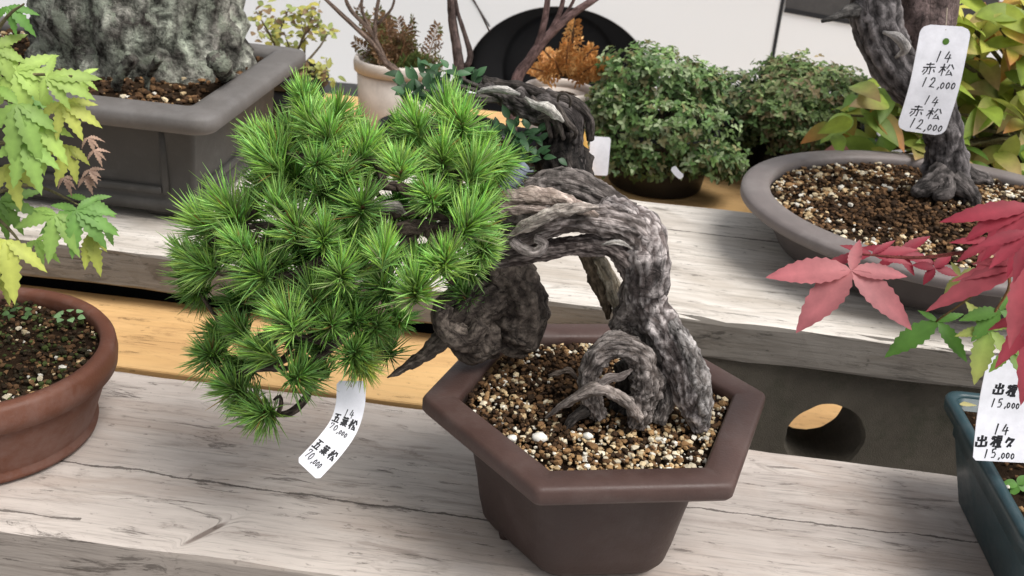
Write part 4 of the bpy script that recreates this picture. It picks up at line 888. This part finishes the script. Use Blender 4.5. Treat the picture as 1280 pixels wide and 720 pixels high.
# ---- grey rectangular pot with mossy trunk
GX, GY = -.50, 1.095
GZ0, GZ = .061, .186
gyaw = math.radians(-5)
gr = shape_fn('rect', GX, GY, gyaw, a=.224, b=.154, r=.022)
fts = []
for sx in (-1, 1):
    for sy in (-1, 1):
        lx, ly = sx * .155, sy * .09; fx = GX + lx * math.cos(gyaw) - ly * math.sin(gyaw); fy = GY + lx * math.sin(gyaw) + ly * math.cos(gyaw)
        fts.append((shape_fn('rect', fx, fy, gyaw, a=.03, b=.022, r=.01), [(.006, GZ0), (.003, GZ0 + .004), (0, GZ0 + .011), (0, GZ0 + .016)]))
gp = pot('bonsai_pot', 'large dark grey rectangular clay pot holding the mossy trunk', gr, 0,
    [(0, GZ - .006), (0, GZ - .016), (.006, GZ - .021), (.016, GZ - .022), (.034, GZ - .02), (.036, GZ - .006), (.032, GZ - .001), (.026, GZ), (.008, GZ - .001), (.002, GZ - .003)],
    [(.040, GZ0 + .009), (.035, GZ0 + .010), (.034, GZ0 + .020), (.037, GZ0 + .023), (.036, GZ0 + .028), (.032, GZ - .03), (.028, GZ - .021), (.034, GZ - .018), (.037, GZ - .018), (.04, GZ - .05)], .0365, GZ - .012, GX, GY, GZ0, M['grey_shaded'], M['greypot'], fts,
    grains=dict(n=1500, r=(.0015, .0042), pale=.16))
mb = MB()
def gstrip(lx, ly, ax, ay, za, zb):
    fx = GX + lx * math.cos(gyaw) - ly * math.sin(gyaw); fy = GY + lx * math.sin(gyaw) + ly * math.cos(gyaw)
    fs = shape_fn('rect', fx, fy, gyaw, a=ax, b=ay, r=.0021); loft(mb, [fs(.001, za), fs(0, za + .001), fs(0, zb - .001), fs(.001, zb)], close_bot=True, close_top=True)
FY = -.154 + .0325; FX_ = .224 - .0325
gstrip(.160, FY + .0025, .0035, .0035, GZ0 + .030, GZ - .030)
gstrip(-.02, FY + .0022, .176, .0035, GZ0 + .030, GZ0 + .037); gstrip(FX_ - .0022, 0, .0035, .10, GZ0 + .030, GZ0 + .037)
gf = mb.build('panel_frame', M['grey_shaded'], gp)
mt = thing('old_tree', 'massive tree trunk covered in grey-green lichen in the grey rectangular pot', 'bonsai tree', (-.53, 1.11, GZ - .012))
V, F = ICO5; V = V.copy(); mb = MB(); W = []; C = []
c0 = np3(onz(150, 94, GZ - .01)) + np.array([0, .06, -.005])
for q in V:
    ang = math.atan2(q[1], q[0]); z = q[2]
    rad_ = (1.0 if z < 0 else 1 - .12 * z)
    p = np.array([q[0] * .092, q[1] * .070, q[2] * .24])
    if abs(z) < .5: p[:2] *= 1.0
    d = .026 * fbm((p[0] * 19 + 4, p[1] * 19, p[2] * 17), 5) + .013 * fbm((p[0] * 60, p[1] * 60, p[2] * 60), 5) + .006 * fbm((p[0] * 170, p[1] * 170, p[2] * 170), 3)
    sq = max(abs(q[0]), abs(q[1])); p[:2] *= 1 + .18 * (1 - z * z)
    p = p * (1 + d / .11)
    if p[2] < .02: p[:2] *= 1 + .12 * max(0, (.02 - p[2]) / .1)
    W.append(c0 + p)
    t = min(1, max(0, .5 + .8 * fbm((p[0] * 28 + 1, p[1] * 28, p[2] * 28), 4))); t2 = min(1, max(0, .42 + 1.1 * fbm((p[0] * 85, p[1] * 85, p[2] * 85), 5)))
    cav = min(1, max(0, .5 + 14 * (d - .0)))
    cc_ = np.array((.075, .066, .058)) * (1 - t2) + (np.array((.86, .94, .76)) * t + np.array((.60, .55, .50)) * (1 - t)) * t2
    C.append(cc_ * (.3 + .85 * cav))  # hollows darkened by depth, recess shade put into the vertex colour
mb.add(W, F, C); 
def lich():
    m = Mat('lichen bark', .95, .1); c = m.attr(); n = m.noise(m.coords('Object'), 130, 6, .7); n2 = m.noise(m.coords('Object'), 36, 6, .7)
    n3 = m.noise(m.coords('Object'), 75, 9, .75, 1.0); c = m.mix(1, c, m.mix(1, c, m.ramp(n, [(.35, G4(.35)), (.62, G4(1.4))]), 'MULTIPLY'))
    c = m.mix(1, c, m.mix(1, c, m.ramp(n3, [(.38, G4(.25)), (.5, G4(1.0)), (.62, G4(1.5))]), 'MULTIPLY'))
    c = m.mix(m.math('MULTIPLY', m.ramp(n2, [(.52, G4(0)), (.60, G4(1))]), .6), c, (.50, .55, .43, 1))
    m.base(c); m.bump(m.math('ADD', n, m.math('ADD', n3, n2)), 1.0, .007); return m.m
M['lichen'] = lich(); mb.build('trunk', M['lichen'], mt)
mb = MB()
for (a, b, c, rr_) in (((150, 80), (146, 104), (150, 114), .005), ((186, 80), (184, 100), (186, 116), .003), ((262, 84), (284, 96), (304, 100), .008)):
    tube(mb, [np3(onz(*a, GZ + .03)) + [0, .03, 0], np3(onz(*b, GZ)), np3(onz(*c, GZ - .012))], [rr_ * 1.5, rr_, rr_ * .5], seg=14, amp=.35, ridge=.6, seed=a[0], c_lo=(.05, .04, .035), c_hi=(.30, .29, .25))
mb.build('root', M['lichen'], mt)

# ---- oval pot with red pine
OX, OY, OZ0, OZ = .442, 1.027, .061, .126
ov = shape_fn('ell', OX, OY, 0, a=.211, b=.191, n=120)
ofeet = []
for a in (.7, 2.4, 3.9, 5.5):
    ofeet.append((shape_fn('rect', OX + .13 * math.cos(a), OY + .10 * math.sin(a), a, a=.02, b=.026, r=.008), [(.004, OZ0), (.002, OZ0 + .004), (0, OZ0 + .012), (0, OZ0 + .016)]))
pot('bonsai_pot', 'shallow oval mauve-grey clay pot on the back plank under the tagged dark trunk', ov, 0,
    [(0, OZ - .005), (0, OZ - .011), (.005, OZ - .015), (.026, OZ - .016), (.030, OZ - .012), (.0305, OZ - .004), (.028, OZ - .0005), (.02, OZ), (.006, OZ - .001), (.001, OZ - .003)],
    [(.055, OZ0 + .006), (.048, OZ0 + .008), (.040, OZ0 + .02), (.031, OZ0 + .04), (.026, OZ - .0155), (.031, OZ - .0155), (.034, OZ - .03)], .031, OZ - .012, OX, OY, OZ0, M['oval_shaded'], M['ovalpot'], ofeet,
    grains=dict(n=5200, r=(.0012, .0036), pale=.40, hump=.008, dark_at=(.40, 1.0), dark_r=.10))
rp = thing('red_pine', 'dark twisted pine trunk carrying the hanging 12,000 price tag in the oval pot', 'bonsai tree', tuple(onz(1182, 240, OZ - .012)))
mb = MB()
P, R = S([(1186, 250, 0, 33), (1182, 228, 0, 29), (1181, 195, 0, 25), (1178, 160, 0, 24), (1162, 128, 0, 26), (1136, 98, .01, 29), (1112, 70, .02, 30), (1098, 34, .03, 31), (1092, -10, .04, 31), (1085, -70, .05, 30)], y=1.08)
tube(mb, P, R, seg=48, step=.003, amp=.2, ridge=.8, iso=1.5, seed=91, c_lo=(.028, .024, .024), c_hi=(.27, .245, .245))
for (st_) in ([(1180, 215, -.02, 16), (1160, 232, -.03, 13), (1142, 242, -.035, 8)], [(1190, 225, -.02, 16), (1206, 236, -.028, 13), (1218, 248, -.034, 9), (1216, 262, -.036, 5)], [(1180, 228, -.03, 13), (1182, 240, -.04, 11), (1168, 246, -.045, 6)], [(1195, 215, 0, 15), (1222, 222, .0, 10), (1240, 228, 0, 5)]):
    P, R = S(st_, y=1.08); tube(mb, P, R, seg=20, step=.003, amp=.3, ridge=.7, seed=st_[0][0], c_lo=(.03, .026, .024), c_hi=(.24, .21, .2))
mb.build('trunk', M['bark'], rp)
mb = MB(); P, R = S([(1092, 10, .04, 16), (1066, 13, .02, 9), (1044, 21, .0, 4.5), (1027, 27, -.005, 2)], y=1.08); tube(mb, P, R, seg=16, step=.004, amp=.25, ridge=.6, c_lo=(.03, .027, .026), c_hi=(.16, .15, .14)); mb.build('branch', M['bark'], rp)
mb = MB(); P, R = S([(1136, 92, .05, 14), (1150, 66, .06, 30), (1156, 28, .07, 38), (1160, -30, .08, 38), (1150, -80, .09, 34)], y=1.08); tube(mb, P, R, seg=36, step=.004, amp=.10, ridge=.3, seed=94, c_lo=(.10, .07, .064), c_hi=(.24, .175, .165)); o = mb.build('branch', M['bark'], rp); o['label'] = 'smooth reddish-brown limb'
mb = MB(); P, R = S([(1120, 72, -.02, 2), (1132, 60, -.03, 6), (1122, 46, -.03, 6), (1104, 40, -.02, 2)], y=1.08); tube(mb, P, R, seg=12, amp=.3, c_lo=(.3, .28, .27), c_hi=(.55, .52, .5))
mb.build('deadwood', M['bark'], rp)
YT = 1.0
card('price_tag', 'upright white tag marked 12,000 hanging on the dark pine trunk', [ony(1183, 32, YT), ony(1175, 75, YT - .004), ony(1166, 115, YT - .006), ony(1150, 166, YT - .006)], .0475,
     (ony(1196, 100, YT) - ony(1142, 90, YT)).normalized(),
     [('14', .225, .0105, -.006, .009, .0012), ('赤松', .345, .0115, -.0165, .0165, .0012), ('12,000', .475, .0095, -.0135, .0075, .0012), ('14', .64, .0095, -.007, .0085, .0011), ('赤松', .745, .0115, -.017, .0165, .0012), ('12,000', .875, .0098, -.0135, .0075, .0012)],
     hole=(.14, .002, .0032), rad=.009, string=[ony(1184, 10, YT + .02)])

# ================================================================== BACKGROUND PLANTS
def nursery(name, label, cx, cy, z0, r, h, mat, group=None, taper=.8, cat='plant pot'):
    s = shape_fn('ell', cx, cy, 0, a=r, b=r, n=48); k = r * (1 - taper)
    return pot(name, label, s, 0, [(0, z0 + h - .004), (-.001, z0 + h - .008), (0, z0 + h - .018), (.004, z0 + h - .019), (.007, z0 + h - .01), (.007, z0 + h - .002), (.0035, z0 + h), (.001, z0 + h - .001)],
               [(k, z0 + .001), (k - .002, z0 + .003), (.004, z0 + h - .012), (.008, z0 + h - .012), (.009, z0 + h - .03)], .0072, z0 + h - .018, cx, cy, z0, mat, mat, group=group, cat=cat)
def small_leaves(mb, lumps, n, size, cols, per=3, seed=0):
    rr = random.Random(seed)
    for _ in range(n):
        c, r3 = rr.choice(lumps)
        v = np.array([rr.gauss(0, 1), rr.gauss(0, 1) - .35, rr.gauss(0, 1) + .35]); v /= np.linalg.norm(v)
        rad = rr.uniform(.62, 1.06) ** .7
        p = np.array(c) + v * np.array(r3) * rad * (1 + .45 * fbm(tuple(v * 3.2 + seed), 4))
        nrm = v * .7 + np.array([rr.gauss(0, .3), -.15 + rr.gauss(0, .3), .5]); nrm /= np.linalg.norm(nrm); a = np.cross(nrm, [rr.random(), rr.random(), .2]); a /= np.linalg.norm(a); b = np.cross(nrm, a)
        col = np.array(rr.choice(cols)) * rr.uniform(.7, 1.25) * (.3 + .75 * rad) * (.75 + .35 * v[2])  # inner and lower leaves darker, shade put into the leaf colour
        for k in range(per):
            t = k * 2 * PI / per + rr.random(); d = a * math.cos(t) + b * math.sin(t) + nrm * rr.uniform(.1, .7)
            leaf_lobe(mb, p, d, nrm, size * rr.uniform(.7, 1.2), size * .30, col * rr.uniform(.75, 1.3), .2, seg=3, fold=.3)
def shrub(label, potlabel, cx, cy, lumps, n, size, cols, seed, potr, poth, stems):
    nursery('nursery_pot', potlabel, cx, cy, .001, potr, poth, M['black'], 'black nursery pots on the rear board')
    t = thing('shrub', label, 'shrub', (cx, cy, poth - .016), 'small-leaved shrubs in black pots')
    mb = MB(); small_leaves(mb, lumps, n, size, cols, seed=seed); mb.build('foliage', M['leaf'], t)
    mb = MB(); rr = random.Random(seed)
    for k in range(stems):
        c, r3 = rr.choice(lumps); e = np.array(c) + np.array([rr.uniform(-.6, .6), rr.uniform(-.6, .6), rr.uniform(0, .7)]) * np.array(r3)
        b = np.array([cx + rr.uniform(-.01, .01), cy + rr.uniform(-.01, .01), poth - .018]); tube(mb, [b, (b * .45 + e * .55) + [0, 0, .006], e], [.004, .0028, .001], seg=8, step=.01, amp=.2, seed=k, c_lo=(.04, .03, .022), c_hi=(.16, .12, .09))
    mb.build('stem', M['bark'], t)
def LU(u, v, y, w_, h_, d_=None):
    p = ony(u, v, y); s = (p - CAM).dot(_f) / FPX; return (np3(p), (w_ * s, (d_ or w_) * s, h_ * s))
AZ = [(.12, .22, .065), (.16, .26, .08), (.22, .32, .12), (.08, .15, .045), (.33, .41, .22), (.20, .19, .08)]
shrub('dense small-leaved green shrub just behind the back plank, left of the others', 'black pot under the leftmost small-leaved shrub', .185, 1.38,
      [LU(812, 92, 1.40, 60, 34), LU(772, 128, 1.37, 34, 26), LU(765, 165, 1.37, 30, 22), LU(835, 150, 1.35, 74, 34), LU(878, 196, 1.33, 48, 22), LU(802, 188, 1.35, 56, 32), LU(866, 112, 1.42, 38, 34), LU(905, 205, 1.33, 26, 12)], 4200, .0086, AZ, 3, .078, .085, 14)
shrub('dark green small-leaved shrub half hidden between its two neighbours', 'black pot under the half hidden middle shrub', .305, 1.50,
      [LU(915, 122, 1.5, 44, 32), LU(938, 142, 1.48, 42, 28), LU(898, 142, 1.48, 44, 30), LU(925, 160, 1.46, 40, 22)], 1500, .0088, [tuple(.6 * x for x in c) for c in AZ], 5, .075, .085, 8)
shrub('wide low shrub with pale reddish-tipped leaves left of the dark pine trunk', 'black pot under the wide pale shrub', .41, 1.44,
      [LU(1012, 112, 1.44, 74, 34), LU(968, 142, 1.41, 44, 30), LU(1054, 128, 1.44, 44, 36), LU(1012, 165, 1.40, 64, 26), LU(988, 98, 1.47, 40, 22), LU(1000, 140, 1.40, 50, 24)], 3900, .0082, [(.16, .24, .08), (.22, .29, .11), (.30, .33, .16), (.26, .20, .10), (.11, .19, .06)], 7, .085, .085, 12)
# broad-leaved shrub at the right
nursery('nursery_pot', 'black pot behind the oval pot under the broad-leaved shrub', .70, 1.36, .001, .10, .11, M['black'], 'black nursery pots on the rear board')
bl = thing('shrub', 'broad-leaved shrub with yellow-green drooping leaves at the right edge', 'shrub', (.70, 1.36, .09))
mb = MB(); rr = random.Random(4); st = MB()
for k in range(460):
    u, v = rr.uniform(1040, 1310), rr.uniform(-10, 215); y = rr.uniform(1.22, 1.42)
    if u < 1130 and v < 105: continue
    p = np3(ony(u, v, y)); dd = np.array([rr.gauss(0, .8), -.8 + rr.gauss(0, .4), -.1 + rr.gauss(0, .4)]); nn = np.array([rr.gauss(0, .3), -.45 + rr.gauss(0, .2), .8])
    t = min(1, max(0, (v + rr.gauss(0, 50)) / 200)); c_ = np.array(rr.choice([(.42, .46, .06), (.34, .42, .06), (.50, .48, .09)])) * (1 - t) + np.array(rr.choice([(.17, .30, .045), (.26, .38, .06), (.11, .21, .035)])) * t
    c2 = c_ * .9 if rr.random() < .8 else np.array((.42, .28, .14))
    if rr.random() < .05: c_ = np.array((.42, .16, .15)); c2 = c_
    elif rr.random() < .15: c2 = np.array((.50, .20, .06))
    L = rr.uniform(.034, .066); leaf_lobe(mb, p, dd, nn, L, L * .225, c_ * rr.uniform(.9, 1.35), .3, seg=8, fold=.25, c2=c2)
    if k % 6 == 0: b = np.array([.70 + rr.uniform(-.02, .02), 1.36, .088]); tube(st, [b, b * .5 + p * .5 + [0, 0, .02], p], [.004, .003, .0015], seg=7, step=.02, c_lo=(.08, .07, .03), c_hi=(.18, .16, .07))
mb.build('foliage', M['leaf'], bl); st.build('stem', M['bark'], bl)

# white pots with feathery plants
def feather(mb, base, tip, wid, n, cols, rr, plane):
    base, tip = np3(base), np3(tip); ax = tip - base; L = np.linalg.norm(ax); ax /= L; s = np.cross(ax, plane); s /= np.linalg.norm(s); nn = np.cross(s, ax)
    tube(mb, [base, tip], [.0014, .0005], seg=5, step=.02, c_lo=(.2, .1, .04), c_hi=(.25, .12, .05))
    for k in range(n):
        t = (k + .5) / n; wl = wid * (1 - t) ** .8 * rr.uniform(.75, 1.15) + .004
        for sg in (1, -1):
            d = s * sg * .85 + ax * .55 + nn * rr.gauss(0, .25); d /= np.linalg.norm(d); c0 = base + ax * L * t; col = np.array(rr.choice(cols)) * rr.uniform(.7, 1.2)
            m = max(3, int(wl / .005))
            for j in range(m):
                q = c0 + d * wl * (j + .5) / m - np.array([0, 0, .12 * wl * (j / m) ** 2])
                for s2 in (1, -1):
                    e = d * .7 + ax * s2 * .7 + nn * rr.gauss(0, .4); leaf_lobe(mb, q, e, nn, .0075 * rr.uniform(.7, 1.3), .0016, col, .1, seg=2)
Y1 = 1.50; c = ony(497, 73, Y1); wr = 54 * (c - CAM).dot(_f) / FPX
nursery('white_pot', 'cream plastic pot with a brown feathery plant, further left', c.x, c.y, .001, wr, c.z, M['white'], 'cream pots on the rear board', taper=.82)
t = thing('feathery_plant', 'brown wispy conifer-like plant in the left cream pot', 'potted plant', (c.x, c.y, c.z - .018)); mb = MB(); rr = random.Random(3)
for k in range(26):
    a = rr.uniform(0, 6.28); r_ = rr.uniform(.0, .8) * wr; b = (c.x + r_ * math.cos(a) * .8, c.y + r_ * math.sin(a) * .8, c.z - .016); tip = (b[0] + rr.gauss(-.012, .022), b[1] + rr.gauss(0, .02), b[2] + rr.uniform(.035, .085))
    feather(mb, b, tip, .018, 12, [(.18, .10, .055), (.24, .14, .07), (.14, .09, .04), (.15, .15, .05)], rr, (rr.gauss(0, .5), -1, .3))
for k in range(9):
    b = (c.x + .02 + rr.uniform(-.02, .03), c.y - .03 + rr.uniform(-.01, .01), c.z - .016); tip = (b[0] + rr.gauss(.02, .012), b[1] - .012, b[2] + rr.uniform(.018, .034))
    feather(mb, b, tip, .012, 8, [(.12, .17, .05), (.17, .20, .06)], rr, (rr.gauss(0, .5), -1, .4))
mb.build('foliage', M['leaf'], t)
Y2 = 1.42; c = ony(700, 109, Y2); wr = 45 * (c - CAM).dot(_f) / FPX
nursery('white_pot', 'cream plastic pot with an orange feathery plant, beside the black wheel arch', c.x, c.y, .001, wr, c.z, M['white'], 'cream pots on the rear board', taper=.8)
t = thing('feathery_plant', 'orange-brown fern-like plant pointing up from the right cream pot', 'potted plant', (c.x, c.y, c.z - .018)); mb = MB()
OR = [(.66, .34, .11), (.58, .28, .085), (.72, .42, .16), (.48, .21, .06)]
def up(du, dv, dy=0): return ony(702 + du, 101 + dv, Y2 + dy)
for (b, tp, wd2) in (((6, -4), (17, -76), .022), ((6, -6), (62, -24), .016), ((0, -6), (-38, -16), .014), ((10, -6), (40, -42), .018), ((2, -8), (-20, -36), .018), ((14, -8), (60, -12), .010), ((4, -4), (8, -46), .022), ((10, -6), (30, -26), .016), ((-6, -6), (-28, -24), .012), ((0, -4), (-8, -26), .018), ((20, -6), (44, -22), .012)):
    feather(mb, up(*b), up(*tp, dy=random.uniform(-.03, .03)), wd2, 16, OR, rr, (random.gauss(0, .3), -1, .2))
mb.build('foliage', M['leaf'], t)

# bare saplings
def sapling(label, potlabel, base, cx, cy, strokes, cl, ch):
    nursery('nursery_pot', potlabel, cx, cy, .001, .05, .075, M['black'], 'black nursery pots on the rear board')
    t = thing('bare_sapling', label, 'sapling', (cx, cy, .058), 'bare twigs behind the pine')
    mb = MB()
    for pts, rad in strokes:
        P, R = S([(u, v, 0, r) for (u, v), r in zip(pts, rad)], y=cy)
        if base and pts is strokes[0][0]: P = [Vector((cx, cy, .055))] + P; R = [R[0] * 1.1] + R
        tube(mb, P, R, seg=10, step=.006, amp=.12, seed=cx * 9, c_lo=cl, c_hi=ch)
    mb.build('stem', M['bark'], t)
b = ony(520, 150, 1.32)
sapling('forked pale brown sapling leaning left in front of the left cream pot', 'black pot of the pale forked sapling', True, b.x, 1.32, [([(500, 98), (482, 78), (468, 56), (440, 30), (395, -12)], (5, 4.5, 4, 3, 2)), ([(482, 78), (464, 40), (438, 12), (428, -15)], (3.5, 3, 2.5, 2)), ([(468, 56), (470, 20), (476, -15)], (3, 2.5, 2)), ([(464, 40), (452, 10), (456, -15)], (2.5, 2, 1.5)), ([(472, 30), (490, 10), (494, -12)], (2, 1.6, 1.3))], (.10, .07, .055), (.28, .20, .16))
b = ony(580, 150, 1.34)
sapling('upright dark sapling with a thin side shoot left of the black wheel arch', 'black pot of the upright dark sapling', True, b.x, 1.34, [([(575, 95), (571, 60), (566, 30), (563, -15)], (7, 6, 5.5, 5)), ([(582, 84), (588, 70), (580, 40), (572, 15), (568, -10)], (4, 4, 3, 2.5, 2)), ([(612, 40), (600, 15), (588, -8)], (1.0, .9, .8))], (.05, .035, .03), (.17, .12, .11))
b = ony(640, 150, 1.30)
sapling('reddish bare sapling slanting right across the black wheel arch', 'black pot of the reddish slanting sapling', True, b.x, 1.30, [([(645, 105), (662, 75), (685, 45), (715, 18), (760, -12)], (7, 6.5, 6, 5, 4)), ([(668, 68), (680, 30), (686, -12)], (4.5, 4, 3.5)), ([(685, 45), (700, 15), (706, -12)], (4, 3, 2.5)), ([(690, 38), (712, 10), (722, -12)], (2.5, 2, 2))], (.09, .05, .045), (.25, .16, .15))

# yellow-leaved shrub
nursery('nursery_pot', 'black pot behind the grey pot under the yellow twiggy shrub', -.36, 1.52, .001, .06, .08, M['black'], 'black nursery pots on the rear board')
t = thing('shrub', 'thin twiggy shrub with little yellow leaves beside the grey pot', 'shrub', (-.36, 1.52, .062)); mb = MB(); lf = MB(); rr = random.Random(8)
for (u, v) in ((320, 14), (345, 22), (362, 8), (375, 16), (398, 30), (410, 40), (385, 45), (330, 35), (355, 40), (372, 66), (400, 82), (408, 92), (385, 90), (340, 52), (395, 10)):
    e = np3(ony(u, v, 1.52 + rr.uniform(-.05, .05))); b = np.array([-.36, 1.52, .06]); m_ = b * .4 + e * .6 + [rr.gauss(0, .012), 0, rr.gauss(0, .01)]
    tube(mb, [b, m_, e], [.0024, .0016, .0008], seg=7, step=.012, c_lo=(.14, .11, .07), c_hi=(.3, .25, .17))
    for k in range(18):
        p = e * (s_ := rr.uniform(.75, 1.0)) + m_ * (1 - s_) + [rr.gauss(0, .008), rr.gauss(0, .008), rr.gauss(0, .006)]
        leaf_lobe(lf, p, np.array([rr.gauss(0, 1), rr.gauss(0, 1), rr.gauss(.1, .5)]), np.array([rr.gauss(0, .5), -.5, .8]), .013 * rr.uniform(.6, 1.3), .0042, np.array(rr.choice([(.48, .44, .10), (.42, .44, .14), (.30, .36, .12), (.26, .18, .1)])) * rr.uniform(.75, 1.1), .2, seg=4)
lf.build('foliage', M['leaf'], t); mb.build('stem', M['bark'], t)

# thin stake, ochre stake, small tags
mb = MB(); tube(mb, [np3(ony(737, 226, 1.24)), np3(ony(730, 185, 1.25)), np3(ony(725, 152, 1.26))], [.0062, .0052, .0036], seg=10, step=.004, flat=.6); p = ony(737, 226, 1.24)
tag(mb.build('plant_stake', M['ochre'], loc=tuple(p)), 'short ochre wooden stake beside the dark limb of the pine', 'stake')
card('plant_tag', 'blank white tag against the black pot of the leftmost small-leaved shrub', [ony(751, 171, 1.26), ony(749, 195, 1.255), ony(747, 219, 1.25)], .0255, (ony(760, 196, 1.25) - ony(738, 194, 1.25)).normalized(), [], cat='plant tag')
card('plant_tag', 'tiny white tag poking from the lower leaves of the leftmost small-leaved shrub', [ony(841, 209, 1.27), ony(846, 216, 1.262), ony(853, 222, 1.256)], .008, (ony(853, 210, 1.26) - ony(840, 220, 1.26)).normalized(), [], cat='plant tag')


plank('painted_board', 'tan board on the ground glimpsed through the round hole of the concrete block', 'board', 2.05, 1.1, -.59, .028, .2, 2.2, M['orange'], .002, .0006, 9)
plank('painted_board', 'black board added under the back plank, standing in for the shade in the gap', 'board', .918, .05, .0185, .20, -1.4, .12, M['matteblack'], .002, .0005, 10)  # added board that blacks out the bright gap under the plank
